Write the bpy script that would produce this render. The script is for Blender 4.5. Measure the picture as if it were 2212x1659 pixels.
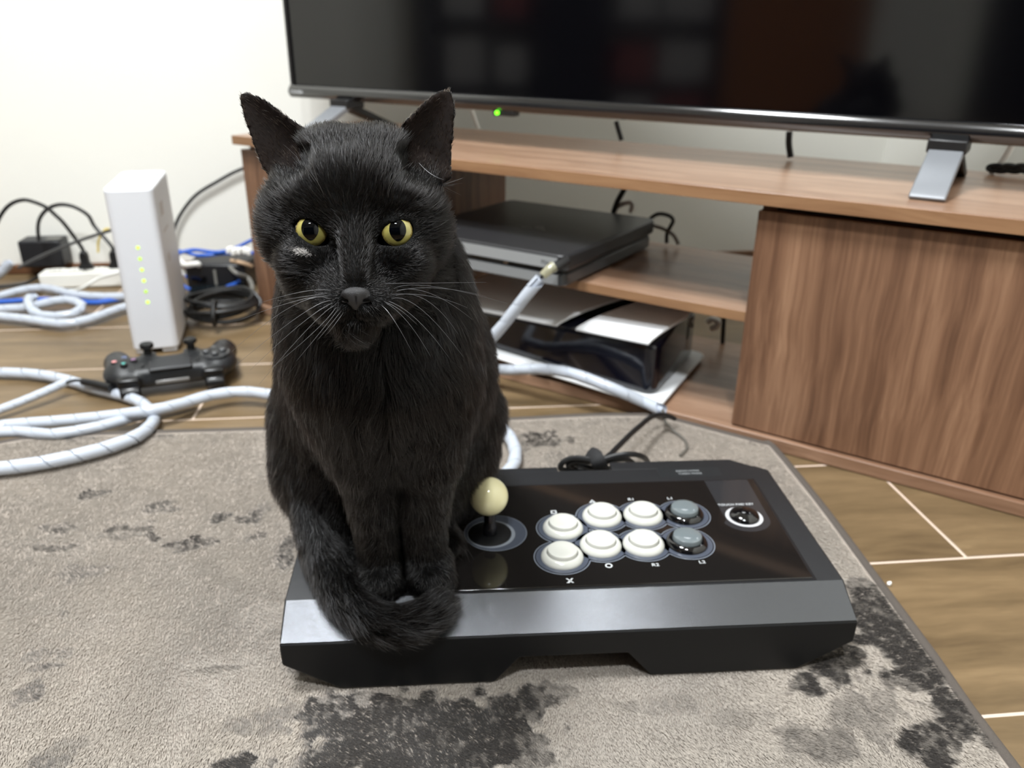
import bpy, bmesh, math, random
import numpy as np
from mathutils import Vector, Matrix
random.seed(7); RNG = np.random.default_rng(7)
for o in list(bpy.data.objects): bpy.data.objects.remove(o)
SC = bpy.context.scene; COL = SC.collection
R = math.radians

# ---------------------------------------------------------------- camera, world, lamp, exposure
F, PITCH, ROLL, YAW, CAMH = 1743.68, R(23.5419), R(0.4416), R(-5.94), 0.4636
cam_d = bpy.data.cameras.new('camera'); cam = bpy.data.objects.new('camera', cam_d); COL.objects.link(cam)
cam.matrix_world = Matrix.Translation((0, 0, CAMH)) @ Matrix.Rotation(YAW, 4, 'Z') @ Matrix.Rotation(R(90) - PITCH, 4, 'X') @ Matrix.Rotation(ROLL, 4, 'Z')
cam_d.sensor_width = 36; cam_d.lens = F / 2212 * 36; cam_d.clip_start = 0.01
cam_d.dof.use_dof = True; cam_d.dof.focus_distance = 0.445; cam_d.dof.aperture_fstop = 9.0
SC.camera = cam
w = bpy.data.worlds.new('world'); SC.world = w; w.use_nodes = True
w.node_tree.nodes['Background'].inputs[0].default_value = (.8, .9, 1, 1); w.node_tree.nodes['Background'].inputs[1].default_value = 0.05
SC.view_settings.view_transform = 'Standard'; SC.view_settings.look = 'None'; SC.view_settings.gamma = 1
SC.view_settings.use_curve_mapping = False; SC.view_settings.exposure = 0.5
CEIL = 2.4
LAMP = (-0.52, 0.47); LAMP_R = 0.27
ld = bpy.data.lights.new('ceiling_lamp_light', 'AREA'); ld.shape = 'DISK'; ld.size = LAMP_R * 2; ld.energy = 54; ld.color = (.94, .975, 1.0)
lo = bpy.data.objects.new('ceiling_lamp_light', ld); COL.objects.link(lo); lo.location = (LAMP[0], LAMP[1], CEIL - .105)

SPOTS = ((-.30, -.70), (-.08, -.70))
for sx_, sy_ in SPOTS:
    ld2 = bpy.data.lights.new('spot_light', 'AREA'); ld2.shape = 'DISK'; ld2.size = .09; ld2.energy = 19; ld2.color = (.94, .975, 1.0)
    lo2 = bpy.data.objects.new('spot_light', ld2); COL.objects.link(lo2); lo2.location = (sx_, sy_, CEIL - .085)

# ---------------------------------------------------------------- helpers: points on the picture's rays at a known depth
def ray(px, py):
    u = (px - 1106) / F; v = -(py - 829.5) / F
    x = u * math.cos(ROLL) - v * math.sin(ROLL); up = u * math.sin(ROLL) + v * math.cos(ROLL)
    y = math.cos(PITCH) + up * math.sin(PITCH); z = -math.sin(PITCH) + up * math.cos(PITCH)
    c, s = math.cos(YAW), math.sin(YAW)
    return Vector((c * x - s * y, s * x + c * y, z))
ORG = Vector((0, 0, CAMH))
def atz(px, py, z=0.0):
    d = ray(px, py); return ORG + d * ((z - CAMH) / d.z)
def aty(px, py, y):
    d = ray(px, py); return ORG + d * (y / d.y)
FWD = ray(1106, 829.5)
def depth(p): return (Vector(p) - ORG).dot(FWD)

# ---------------------------------------------------------------- helpers: materials
def new_mat(name):
    m = bpy.data.materials.new(name); m.use_nodes = True
    return m, m.node_tree, m.node_tree.nodes['Principled BSDF']
def lin(c):
    return tuple(((v / 255) / 12.92 if v / 255 <= .04045 else ((v / 255 + .055) / 1.055) ** 2.4) for v in c) + (1,)
def mat(name, rgb, rough=.5, metal=0, spec=.5, coat=0, bump=0, bscale=200, vary=0, vscale=8, emit=None, estr=1, trans=0, sss=0, alpha=1):
    m, nt, b = new_mat(name); c = lin(rgb)
    b.inputs['Base Color'].default_value = c; b.inputs['Roughness'].default_value = rough; b.inputs['Metallic'].default_value = metal
    b.inputs['Specular IOR Level'].default_value = spec; b.inputs['Coat Weight'].default_value = coat; b.inputs['Coat Roughness'].default_value = .03
    b.inputs['Transmission Weight'].default_value = trans; b.inputs['Alpha'].default_value = alpha
    if sss: b.inputs['Subsurface Weight'].default_value = sss; b.inputs['Subsurface Radius'].default_value = (.01, .01, .01); b.inputs['Subsurface Scale'].default_value = .5
    if emit: b.inputs['Emission Color'].default_value = lin(emit); b.inputs['Emission Strength'].default_value = estr
    tc = nt.nodes.new('ShaderNodeTexCoord')
    if vary:
        n = nt.nodes.new('ShaderNodeTexNoise'); n.inputs['Scale'].default_value = vscale; n.inputs['Detail'].default_value = 5
        mx = nt.nodes.new('ShaderNodeMix'); mx.data_type = 'RGBA'
        mx.inputs[6].default_value = tuple(v * (1 - vary) for v in c[:3]) + (1,); mx.inputs[7].default_value = tuple(min(1, v * (1 + vary)) for v in c[:3]) + (1,)
        nt.links.new(tc.outputs['Object'], n.inputs['Vector']); nt.links.new(n.outputs['Fac'], mx.inputs[0]); nt.links.new(mx.outputs[2], b.inputs['Base Color'])
    if bump:
        n2 = nt.nodes.new('ShaderNodeTexNoise'); n2.inputs['Scale'].default_value = bscale; n2.inputs['Detail'].default_value = 3
        bp = nt.nodes.new('ShaderNodeBump'); bp.inputs['Strength'].default_value = bump; bp.inputs['Distance'].default_value = .001
        nt.links.new(tc.outputs['Object'], n2.inputs['Vector']); nt.links.new(n2.outputs['Fac'], bp.inputs['Height']); nt.links.new(bp.outputs[0], b.inputs['Normal'])
    return m
def wood(name, axis, cols, rough=.42, fine=60, along=1.2, seedoff=0.0, wobble=.25, rnd=False, stops=(0.28, .45, .58, .75), coat=0):
    """streaky wood whose grain runs along axis (0 x, 1 y, 2 z)"""
    m, nt, b = new_mat(name); N = nt.nodes; L = nt.links
    tc = N.new('ShaderNodeTexCoord'); mp = N.new('ShaderNodeMapping'); mp.inputs['Location'].default_value = (seedoff, seedoff * .7, seedoff * 1.3)
    sc = [fine] * 3; sc[axis] = along; mp.inputs['Scale'].default_value = sc
    src = tc.outputs['Object']
    if rnd:
        oi = N.new('ShaderNodeObjectInfo'); va = N.new('ShaderNodeVectorMath'); va.operation = 'ADD'
        ml = N.new('ShaderNodeMath'); ml.operation = 'MULTIPLY'; ml.inputs[1].default_value = 37.0
        L.new(oi.outputs['Random'], ml.inputs[0]); L.new(src, va.inputs[0]); L.new(ml.outputs[0], va.inputs[1]); src = va.outputs[0]
    wn = N.new('ShaderNodeTexNoise'); wn.inputs['Scale'].default_value = 5; wn.inputs['Detail'].default_value = 2
    wm = N.new('ShaderNodeVectorMath'); wm.operation = 'MULTIPLY_ADD'; wm.inputs[1].default_value = (wobble / 6,) * 3
    L.new(src, wn.inputs['Vector']); L.new(wn.outputs['Color'], wm.inputs[0]); L.new(src, wm.inputs[2]); L.new(wm.outputs[0], mp.inputs['Vector'])
    n = N.new('ShaderNodeTexNoise'); n.inputs['Scale'].default_value = 1; n.inputs['Detail'].default_value = 6; n.inputs['Roughness'].default_value = .62
    L.new(mp.outputs[0], n.inputs['Vector'])
    mp2 = N.new('ShaderNodeMapping'); s2 = [fine * 5] * 3; s2[axis] = along * 6; mp2.inputs['Scale'].default_value = s2
    n2 = N.new('ShaderNodeTexNoise'); n2.inputs['Scale'].default_value = 1; n2.inputs['Detail'].default_value = 3
    L.new(wm.outputs[0], mp2.inputs['Vector']); L.new(mp2.outputs[0], n2.inputs['Vector'])
    mx = N.new('ShaderNodeMix'); mx.inputs[0].default_value = .22; L.new(n.outputs['Fac'], mx.inputs[2]); L.new(n2.outputs['Fac'], mx.inputs[3])
    cr = N.new('ShaderNodeValToRGB'); el = cr.color_ramp.elements
    while len(el) < len(cols): el.new(.5)
    for e, c, p in zip(el, cols, stops): e.position = p; e.color = lin(c)
    L.new(mx.outputs[0], cr.inputs[0]); L.new(cr.outputs[0], b.inputs['Base Color']); b.inputs['Roughness'].default_value = rough
    b.inputs['Coat Weight'].default_value = coat
    bp = N.new('ShaderNodeBump'); bp.inputs['Strength'].default_value = .08; bp.inputs['Distance'].default_value = .001
    L.new(n2.outputs['Fac'], bp.inputs['Height']); L.new(bp.outputs[0], b.inputs['Normal'])
    return m

# ---------------------------------------------------------------- helpers: meshes and objects
def tag(o, label=None, cat=None, group=None, kind=None):
    if label: o['label'] = label
    if cat: o['category'] = cat
    if group: o['group'] = group
    if kind: o['kind'] = kind
    return o
def link(name, me, m=None, parent=None):
    o = bpy.data.objects.new(name, me); COL.objects.link(o)
    if m is not None and me is not None: me.materials.append(m)
    if parent: o.parent = parent
    return o
def thing(name, label, cat, loc=(0, 0, 0), rz=0, group=None):
    o = bpy.data.objects.new(name, None); COL.objects.link(o); o.location = loc; o.rotation_euler = (0, 0, rz); o.empty_display_size = .02
    return tag(o, label, cat, group)
def obj(name, bm, m, parent=None, smooth=None, bevel=0, seg=2):
    me = bpy.data.meshes.new(name)
    bmesh.ops.recalc_face_normals(bm, faces=bm.faces); bm.to_mesh(me); bm.free()
    o = link(name, me, m, parent)
    if bevel:
        md = o.modifiers.new('b', 'BEVEL'); md.width = bevel; md.segments = seg; md.limit_method = 'ANGLE'; md.angle_limit = R(30)
    if smooth is None: smooth = bool(bevel)
    if smooth: shade(me, 40)
    return o
def shade(me, ang=40):
    me.polygons.foreach_set('use_smooth', [True] * len(me.polygons))
    try: me.set_sharp_from_angle(angle=R(ang))
    except Exception: pass
def BM(): return bmesh.new()
def box(bm, lo, hi):
    vs = [bm.verts.new((x, y, z)) for x in (lo[0], hi[0]) for y in (lo[1], hi[1]) for z in (lo[2], hi[2])]
    for f in ((0, 1, 3, 2), (4, 6, 7, 5), (0, 4, 5, 1), (2, 3, 7, 6), (0, 2, 6, 4), (1, 5, 7, 3)): bm.faces.new([vs[i] for i in f])
    return bm
def bx(lo, hi): return box(BM(), lo, hi)
def prism(bm, pts, z0, z1, axis=2):
    """polygon pts extruded from z0 to z1 along axis (z0/z1 may be functions of the point)"""
    f = lambda z, p: z(p) if callable(z) else z
    def P(p, z):
        if axis == 2: return (p[0], p[1], z)
        if axis == 1: return (p[0], z, p[1])
        return (z, p[0], p[1])
    a = [bm.verts.new(P(p, f(z0, p))) for p in pts]; b = [bm.verts.new(P(p, f(z1, p))) for p in pts]
    bm.faces.new(a[::-1]); bm.faces.new(b); n = len(pts)
    for i in range(n): bm.faces.new((a[i], a[(i + 1) % n], b[(i + 1) % n], b[i]))
    return bm
def rrect(x0, y0, x1, y1, r, n=5):
    out = []
    for cx, cy, a0 in ((x1 - r, y1 - r, 0), (x0 + r, y1 - r, 90), (x0 + r, y0 + r, 180), (x1 - r, y0 + r, 270)):
        for i in range(n + 1):
            a = R(a0 + 90 * i / n); out.append((cx + r * math.cos(a), cy + r * math.sin(a)))
    return out
def lathe(bm, prof, c=(0, 0, 0), n=32, sx=1, sy=1):
    rings = []
    for r_, z in prof:
        if r_ < 1e-6: rings.append([bm.verts.new((c[0], c[1], c[2] + z))])
        else: rings.append([bm.verts.new((c[0] + sx * r_ * math.cos(2 * math.pi * i / n), c[1] + sy * r_ * math.sin(2 * math.pi * i / n), c[2] + z)) for i in range(n)])
    for A, B in zip(rings, rings[1:]):
        for i in range(n):
            j = (i + 1) % n
            if len(A) == 1 and len(B) == 1: break
            if len(A) == 1: bm.faces.new((A[0], B[i], B[j]))
            elif len(B) == 1: bm.faces.new((A[i], A[j], B[0]))
            else: bm.faces.new((A[i], A[j], B[j], B[i]))
    return bm
def spline(pts, n=8):
    P = [Vector(p) for p in pts]; P = [P[0] * 2 - P[1]] + P + [P[-1] * 2 - P[-2]]; out = []
    for i in range(1, len(P) - 2):
        a, b, c, d = P[i - 1], P[i], P[i + 1], P[i + 2]
        for k in range(n):
            t = k / n
            out.append(.5 * (2 * b + (c - a) * t + (2 * a - 5 * b + 4 * c - d) * t * t + (3 * b - a - 3 * c + d) * t ** 3))
    out.append(P[-2]); return out
def frames(path):
    T = [(path[min(i + 1, len(path) - 1)] - path[max(i - 1, 0)]).normalized() for i in range(len(path))]
    u = T[0].orthogonal().normalized(); U = []
    for t in T:
        u = (u - t * u.dot(t)); u = u.normalized() if u.length > 1e-6 else t.orthogonal().normalized(); U.append(u.copy())
    return T, U
def tube(bm, pts, r, n=10, sub=8, flat=1.0, closed=False):
    path = spline(pts, sub) if sub > 1 else [Vector(p) for p in pts]
    T, U = frames(path); rings = []
    for i, p in enumerate(path):
        rr = r(i / (len(path) - 1)) if callable(r) else r
        V = T[i].cross(U[i])
        rings.append([bm.verts.new(p + U[i] * rr * math.cos(2 * math.pi * k / n) + V * rr * flat * math.sin(2 * math.pi * k / n)) for k in range(n)])
    for A, B in zip(rings, rings[1:]):
        for k in range(n): bm.faces.new((A[k], A[(k + 1) % n], B[(k + 1) % n], B[k]))
    bm.faces.new(rings[0][::-1]); bm.faces.new(rings[-1])
    return bm
def wire(name, pts, r, m, parent=None, n=8, sub=8, flat=1.0): return obj(name, tube(BM(), pts, r, n, sub, flat), m, parent, smooth=True)
def spiral_band(bm, pts, r, pitch, fill=.9, n=14, sub=10, th=.0011):
    """a helical plastic band wound round the path"""
    path = spline(pts, sub); T, U = frames(path); L = [0]
    for a, b in zip(path, path[1:]): L.append(L[-1] + (b - a).length)
    tot = L[-1]; turns = tot / pitch; N = int(turns * n); Ln = np.array(L); Pn = np.array([list(p) for p in path]); Un = np.array([list(p) for p in U]); Tn = np.array([list(p) for p in T])
    def P(s, ang, rad):
        s = min(max(s, 0), tot); p = np.array([np.interp(s, Ln, Pn[:, k]) for k in range(3)]); u = np.array([np.interp(s, Ln, Un[:, k]) for k in range(3)]); t = np.array([np.interp(s, Ln, Tn[:, k]) for k in range(3)])
        u /= np.linalg.norm(u); v = np.cross(t, u); return p + rad * (u * math.cos(ang) + v * math.sin(ang))
    prev = None
    for i in range(N + 1):
        s = i / n * pitch; ang = 2 * math.pi * i / n; hw = pitch * fill / 2
        row = [bm.verts.new(P(s + o, ang, rad)) for o, rad in ((-hw, r - th * .2), (-hw * .85, r), (hw * .85, r), (hw, r - th * .2), (hw, r - th), (-hw, r - th))]
        if prev:
            for k in range(6): bm.faces.new((prev[k], prev[(k + 1) % 6], row[(k + 1) % 6], row[k]))
        prev = row
    return bm
def text_mesh(s, size, extrude=.0001, align='CENTER'):
    cu = bpy.data.curves.new('t', 'FONT'); cu.body = s; cu.size = size; cu.extrude = extrude; cu.align_x = align; cu.align_y = 'CENTER'; cu.resolution_u = 3
    o = bpy.data.objects.new('t', cu); COL.objects.link(o); dg = bpy.context.evaluated_depsgraph_get()
    me = bpy.data.meshes.new_from_object(o.evaluated_get(dg)); bpy.data.objects.remove(o); bpy.data.curves.remove(cu); return me
def text(name, s, size, m, parent, loc, rot=(0, 0, 0), extrude=.0001, align='CENTER', sx=1):
    me = text_mesh(s, size, extrude, align); me.materials.clear(); o = link(name, me, m, parent); o.location = loc; o.rotation_euler = rot; o.scale = (sx, 1, 1); return o
def copy_tree(o, parent=None):
    c = o.copy(); COL.objects.link(c)
    if parent: c.parent = parent
    for ch in [x for x in bpy.data.objects if x.parent == o]: copy_tree(ch, c)
    return c
def hair(name, roots, mids, tips, rad, m, parent=None, col=None, npts=None):
    """roots/mids/tips: (n,3) arrays; one curve each"""
    pts = np.stack([roots] + mids + [tips], 1).astype(np.float32); n, k, _ = pts.shape
    hc = bpy.data.hair_curves.new(name); hc.add_curves([k] * n)
    hc.attributes['position'].data.foreach_set('vector', pts.reshape(-1))
    ra = hc.attributes.get('radius') or hc.attributes.new('radius', 'FLOAT', 'POINT')
    prof = np.interp(np.linspace(0, 1, k), [0, .5, 1], [1, .9, .25]).astype(np.float32)
    rr = (np.broadcast_to(np.asarray(rad, np.float32).reshape(-1, 1), (n, 1)) * prof[None]).astype(np.float32)
    ra.data.foreach_set('value', rr.reshape(-1))
    if col is not None:
        ca = hc.attributes.new('tint', 'FLOAT_COLOR', 'CURVE'); ca.data.foreach_set('color', np.concatenate([col, np.ones((n, 1))], 1).astype(np.float32).reshape(-1))
    hc.materials.append(m); o = bpy.data.objects.new(name, hc); COL.objects.link(o)
    if parent: o.parent = parent
    o['kind'] = 'stuff'; return o

# ---------------------------------------------------------------- helpers: distance-field bodies
class Field:
    def __init__(s, lo, hi, h):
        s.lo = np.array(lo, np.float32); s.h = h; s.n = tuple(int(math.ceil((b - a) / h)) + 1 for a, b in zip(lo, hi))
        s.v = np.full(s.n, .05, np.float32)
        s.ax = [s.lo[i] + h * np.arange(s.n[i], dtype=np.float32) for i in range(3)]
    def sub(s, lo, hi):
        i0 = [max(0, int((lo[i] - s.lo[i]) / s.h)) for i in range(3)]; i1 = [min(s.n[i], int((hi[i] - s.lo[i]) / s.h) + 2) for i in range(3)]
        sl = tuple(slice(a, max(a, b)) for a, b in zip(i0, i1)); return sl, np.meshgrid(*[s.ax[i][sl[i]] for i in range(3)], indexing='ij')
    def smin(s, sl, d, k):
        a = s.v[sl]
        if k <= 0: s.v[sl] = np.minimum(a, d); return
        hh = np.clip(.5 + .5 * (a - d) / k, 0, 1); s.v[sl] = a * (1 - hh) + d * hh - k * hh * (1 - hh)
    def cone(s, a, b, ra, rb, k=.01):
        a = np.array(a, np.float32); b = np.array(b, np.float32); m = max(ra, rb) + k + .012
        sl, (X, Y, Z) = s.sub(np.minimum(a, b) - m, np.maximum(a, b) + m); d = b - a; L = max(1e-9, float(d @ d))
        t = np.clip(((X - a[0]) * d[0] + (Y - a[1]) * d[1] + (Z - a[2]) * d[2]) / L, 0, 1)
        D = np.sqrt((X - a[0] - t * d[0]) ** 2 + (Y - a[1] - t * d[1]) ** 2 + (Z - a[2] - t * d[2]) ** 2) - (ra + (rb - ra) * t)
        s.smin(sl, D, k)
    def ell(s, c, rad, axes=None, k=.01, cut=False):
        c = np.array(c, np.float32); m = max(rad) + k + .012; sl, (X, Y, Z) = s.sub(c - m, c + m); X = X - c[0]; Y = Y - c[1]; Z = Z - c[2]
        if axes is None: q = (X, Y, Z)
        else: q = [X * a[0] + Y * a[1] + Z * a[2] for a in axes]
        k0 = np.sqrt(sum((q[i] / rad[i]) ** 2 for i in range(3))); k1 = np.sqrt(sum((q[i] / rad[i] ** 2) ** 2 for i in range(3)))
        D = k0 * (k0 - 1) / np.maximum(k1, 1e-6)
        if cut: s.v[sl] = np.maximum(s.v[sl], -D)
        else: s.smin(sl, D, k)
    def rbox(s, c, hs, r, k=.005):
        c = np.array(c); hs = np.array(hs); m = hs + k + .01; sl, G = s.sub(c - m, c + m)
        q = [np.abs(G[i] - c[i]) - (hs[i] - r) for i in range(3)]
        D = np.sqrt(sum(np.maximum(x, 0) ** 2 for x in q)) + np.minimum(np.maximum(np.maximum(q[0], q[1]), q[2]), 0) - r
        s.smin(sl, D, k)
    def mesh(s):
        v = s.v; ins = v < 0; n = v.shape
        c = np.zeros(tuple(x - 1 for x in n), np.uint8)
        for i in (0, 1):
            for j in (0, 1):
                for k in (0, 1): c += ins[i:n[0] - 1 + i, j:n[1] - 1 + j, k:n[2] - 1 + k]
        act = (c > 0) & (c < 8); I = np.argwhere(act); idx = np.full(act.shape, -1, np.int64); idx[act] = np.arange(len(I))
        cor = {}
        for i in (0, 1):
            for j in (0, 1):
                for k in (0, 1): cor[i, j, k] = v[I[:, 0] + i, I[:, 1] + j, I[:, 2] + k]
        acc = np.zeros((len(I), 3)); cnt = np.zeros(len(I))
        for p in list(cor):
            for ax in range(3):
                if p[ax] == 0:
                    q = list(p); q[ax] = 1; q = tuple(q); A, B = cor[p], cor[q]; m = (A < 0) != (B < 0)
                    t = np.where(m, A / np.where(m, A - B, 1), 0)
                    for d in range(3): acc[:, d] += np.where(m, (t if d == ax else p[d]), 0)
                    cnt += m
        V = s.lo + s.h * (I + acc / cnt[:, None]); faces = []
        for ax in range(3):
            sl0 = [slice(None)] * 3; sl1 = [slice(None)] * 3; sl0[ax] = slice(0, n[ax] - 1); sl1[ax] = slice(1, n[ax])
            a = ins[tuple(sl0)]; b = ins[tuple(sl1)]; E = np.argwhere(a != b); o1, o2 = (ax + 1) % 3, (ax + 2) % 3
            ok = (E[:, o1] > 0) & (E[:, o2] > 0) & (E[:, o1] < n[o1] - 1) & (E[:, o2] < n[o2] - 1); E = E[ok]
            def cell(d1, d2):
                q = E.copy(); q[:, o1] += d1; q[:, o2] += d2; return idx[q[:, 0], q[:, 1], q[:, 2]]
            Q = np.stack([cell(-1, -1), cell(0, -1), cell(0, 0), cell(-1, 0)], 1); fl = ~a[E[:, 0], E[:, 1], E[:, 2]]
            Q[fl] = Q[fl][:, ::-1]; faces.append(Q)
        Fc = np.concatenate(faces); Fc = Fc[(Fc >= 0).all(1)]
        return V, Fc
def quad_mesh(name, V, Fc):
    me = bpy.data.meshes.new(name); me.vertices.add(len(V)); me.vertices.foreach_set('co', V.astype(np.float32).reshape(-1))
    me.loops.add(len(Fc) * 4); me.loops.foreach_set('vertex_index', Fc.astype(np.int32).reshape(-1))
    me.polygons.add(len(Fc)); me.polygons.foreach_set('loop_start', np.arange(0, len(Fc) * 4, 4, dtype=np.int32))
    me.update(calc_edges=True); me.validate(); me.polygons.foreach_set('use_smooth', [True] * len(me.polygons)); return me
def poly_sd(A, B, poly):
    """signed distance to a 2D polygon"""
    d = np.full(A.shape, 1e9, np.float32); s = np.ones(A.shape, np.float32); n = len(poly)
    for i in range(n):
        vi = poly[i]; vj = poly[i - 1]; ex, ey = vj[0] - vi[0], vj[1] - vi[1]; wx, wy = A - vi[0], B - vi[1]
        t = np.clip((wx * ex + wy * ey) / (ex * ex + ey * ey + 1e-12), 0, 1); d = np.minimum(d, (wx - ex * t) ** 2 + (wy - ey * t) ** 2)
        c1 = B >= vi[1]; c2 = B < vj[1]; c3 = ex * wy > ey * wx
        s = np.where((c1 & c2 & c3) | (~c1 & ~c2 & ~c3), -s, s)
    return s * np.sqrt(d)

# ================================================================ THE SETTING
XR, XL, YB, YF = 0.985, -2.5, 1.715, -2.1
M_wall = mat('wallpaper', (238, 237, 230), .9, spec=.2, bump=.35, bscale=260, vary=.015, vscale=6)
M_ceil = mat('ceiling_paint', (214, 212, 206), .9, spec=.2)
M_base = wood('baseboard_wood', 0, [(70, 45, 28), (96, 64, 42), (120, 84, 58), (134, 98, 70)], .45, 40, 1.0)
M_grout = mat('grout', (208, 188, 172), .85, spec=.2)
M_plank = wood('plank_wood', 0, [(82, 66, 46), (104, 86, 61), (117, 97, 70), (134, 113, 83)], .36, 26, 3.4, wobble=.3, rnd=True, stops=(.28, .44, .56, .72))
def setting(name, bm, m, **k): o = obj(name, bm, m, **k); o['kind'] = 'structure'; return o
setting('wall_back', bx((XL - .1, YB, -.1), (XR + .1, YB + .1, CEIL)), M_wall)
setting('wall_right', bx((XR, YF, -.1), (XR + .1, YB, CEIL)), M_wall)
setting('wall_left', bx((XL - .1, YF, -.1), (XL, YB, CEIL)), M_wall)
setting('wall_front', bx((XL - .1, YF - .1, -.1), (XR + .1, YF, CEIL)), M_wall)
setting('ceiling', bx((XL - .1, YF - .1, CEIL), (XR + .1, YB + .1, CEIL + .1)), M_ceil)
setting('baseboard_back', bx((XL, YB - .012, 0), (XR - .012, YB, .020)), M_base, bevel=.003)
setting('baseboard_right', bx((XR - .012, YF, 0), (XR, YB, .020)), M_base, bevel=.003)
floor = setting('floor', bx((XL - .1, YF - .1, -.1), (XR + .1, YB + .1, -.0004)), M_grout)
# wood-look tile planks, each with its own joint; joint lines at Y = .602 + k * .1883
PW, PL, G = .1883, .93, .0029
offs = {0: .507, 1: -.4236, 2: -.315, -1: .12, 3: .16, 4: -.6, 5: .33}
for k in range(-15, 7):
    y0 = .602 + k * PW; y1 = y0 + PW
    if y0 > YB or y1 < YF: continue
    off = offs.get(k, (k * .37) % PL)
    x = off - math.ceil((off - XL) / PL) * PL
    while x < XR:
        a, b = max(x, XL), min(x + PL, XR); x += PL
        if b - a < .02: continue
        ya, yb = max(y0, YF), min(y1, YB)
        obj('plank', bx((a + G / 2, ya + G / 2, -.02), (b - G / 2, yb - G / 2, 0)), M_plank, floor, bevel=.0005, seg=1)

# the ceiling lamp the room is lit by
M_lampw = mat('lamp_plastic', (240, 240, 238), .5)
M_lamp = mat('lamp_diffuser', (255, 252, 244), .5, emit=(255, 250, 240), estr=2.2)
t = thing('ceiling_lamp', 'round white ceiling lamp with glowing diffuser disc', 'lamp', (LAMP[0], LAMP[1], CEIL))
obj('lamp_base', lathe(BM(), [(0, -.03), (.2, -.03), (.2, -.0005), (0, -.0005)]), M_lampw, t)
obj('diffuser', lathe(BM(), [(0, -.1), (LAMP_R * .8, -.094), (LAMP_R * .97, -.075), (LAMP_R, -.055), (LAMP_R * .98, -.032), (0, -.031)], n=48), M_lamp, t, smooth=True)

t = thing('twin_ceiling_light', 'white ceiling light with two small round heads', 'lamp', (-.19, -.70, CEIL))
obj('mounting_bar', bx((-.2, -.04, -.03), (.2, .04, -.0005)), M_lampw, t, bevel=.004)
for sx_, sy_ in SPOTS: obj('lamp_head', lathe(BM(), [(0, -.08), (.042, -.08), (.05, -.074), (.05, -.03), (0, -.03)], (sx_ + .19, 0, 0), 28), M_lamp, t, smooth=True)

# what the dark screen mirrors: a bookcase of pale boxes and a brown door on the far side of the room
M_dark = mat('dark_shelf', (26, 27, 34), .6); M_box = mat('pale_box', (150, 148, 146), .8); M_box2 = mat('red_box', (120, 60, 58), .8); M_dbr = mat('door_brown', (142, 88, 44), .5)
M_navy = mat('navy_cloth', (16, 17, 26), .9)
d_ = setting('door_1', bx((XL, -1.5, 0), (XL + .04, -.56, 2.0)), M_dbr, bevel=.003)
hk = obj('door_handle', tube(BM(), [(XL + .04, -.62, .95), (XL + .08, -.62, .95), (XL + .085, -.68, .95), (XL + .085, -.74, .95)], .008), mat('handle_metal', (170, 170, 168), .3, 1), d_, smooth=True)
cv = BM(); nfold = 60  # dark drape added to darken what the eyes and glossy surfaces reflect
def cvp(i, z): return (-2.3 + 3.2 * i / nfold, YF + .05 + .03 * math.sin(i * 1.3), z)
cva = [cv.verts.new(cvp(i, .03)) for i in range(nfold + 1)]; cvb = [cv.verts.new(cvp(i, 2.1)) for i in range(nfold + 1)]
for i in range(nfold): cv.faces.new((cva[i], cva[i + 1], cvb[i + 1], cvb[i]))
cvo = obj('added_drape', cv, M_navy, None, smooth=True); cvo.modifiers.new('s', 'SOLIDIFY').thickness = .003; tag(cvo, 'dark navy drape added to darken reflections, across the wall opposite the television corner', 'added_drape')
t = thing('bookcase', 'dark open bookcase with pale boxes on its shelves by the door', 'bookcase', (XL, 0, 0))
for y0, y1 in ((-.5, -.47), (.1, .13), (.27, .3), (.85, .88)):
    obj('side_panel', bx((.0005, y0, 0), (.3, y1, 1.8)), M_dark, t)
for z in (.02, .24, .5, .78, 1.1, 1.45, 1.78):
    obj('shelf', bx((.0005, -.47, z), (.3, .1, z + .02)), M_dark, t); obj('shelf', bx((.0005, .3, z), (.3, .85, z + .02)), M_dark, t)
obj('cloth_cover', bx((.3, .1, .05), (.31, .4, 1.8)), M_navy, t)
bi = 0
for z, col in ((.04, 0), (.26, 1), (.52, 1), (.8, 1)):
    for y0, y1, hh in ((-.44, -.2, .17), (-.17, .02, .16), (.44, .58, .15), (.63, .8, .18)):
        o = obj('storage_box', bx((XL + .06, y0, z + .0005), (XL + .27, y1, z + hh)), M_box2 if (bi % 5 == 0) else M_box, None, bevel=.004)
        tag(o, ('reddish' if bi % 5 == 0 else 'pale') + ' storage box on the ' + {.04: 'lowest', .26: 'second', .52: 'third', .8: 'fourth'}[z] + ' bookcase shelf, ' + {-.44: 'nearest the brown door', -.17: 'second from the door', .44: 'third from the door', .63: 'farthest from the door'}[y0], 'box', 'boxes in the bookcase'); bi += 1

# ================================================================ TV STAND
M_w_h = wood('walnut_board', 0, [(112, 82, 62), (138, 106, 84), (156, 124, 101), (170, 138, 114)], .3, 46, 1.3, stops=(.28, .44, .56, .74))
M_w_v = wood('walnut_front', 2, [(80, 55, 40), (110, 79, 59), (131, 97, 74), (160, 124, 97)], .42, 58, 1.0, wobble=.16, stops=(.30, .44, .55, .70))
M_w_e = wood('walnut_edge', 0, [(118, 84, 56), (140, 104, 74), (152, 116, 84), (164, 128, 96)], .45, 60, 1.5)
QX, QY, QA = -.3166, 1.4077, R(-39.228)
st = thing('tv_stand', 'low walnut media console with open middle shelves and plain doors', 'tv stand', (QX, QY, 0), QA)
TOP, TH = .3066, .0146
def part2(name, bm, m, p, **k): return obj(name, bm, m, p, **k)
tb = obj('top_board', bx((0, 0, TOP - TH), (1.26, .3102, TOP)), M_w_h, st, bevel=.001)
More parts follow.
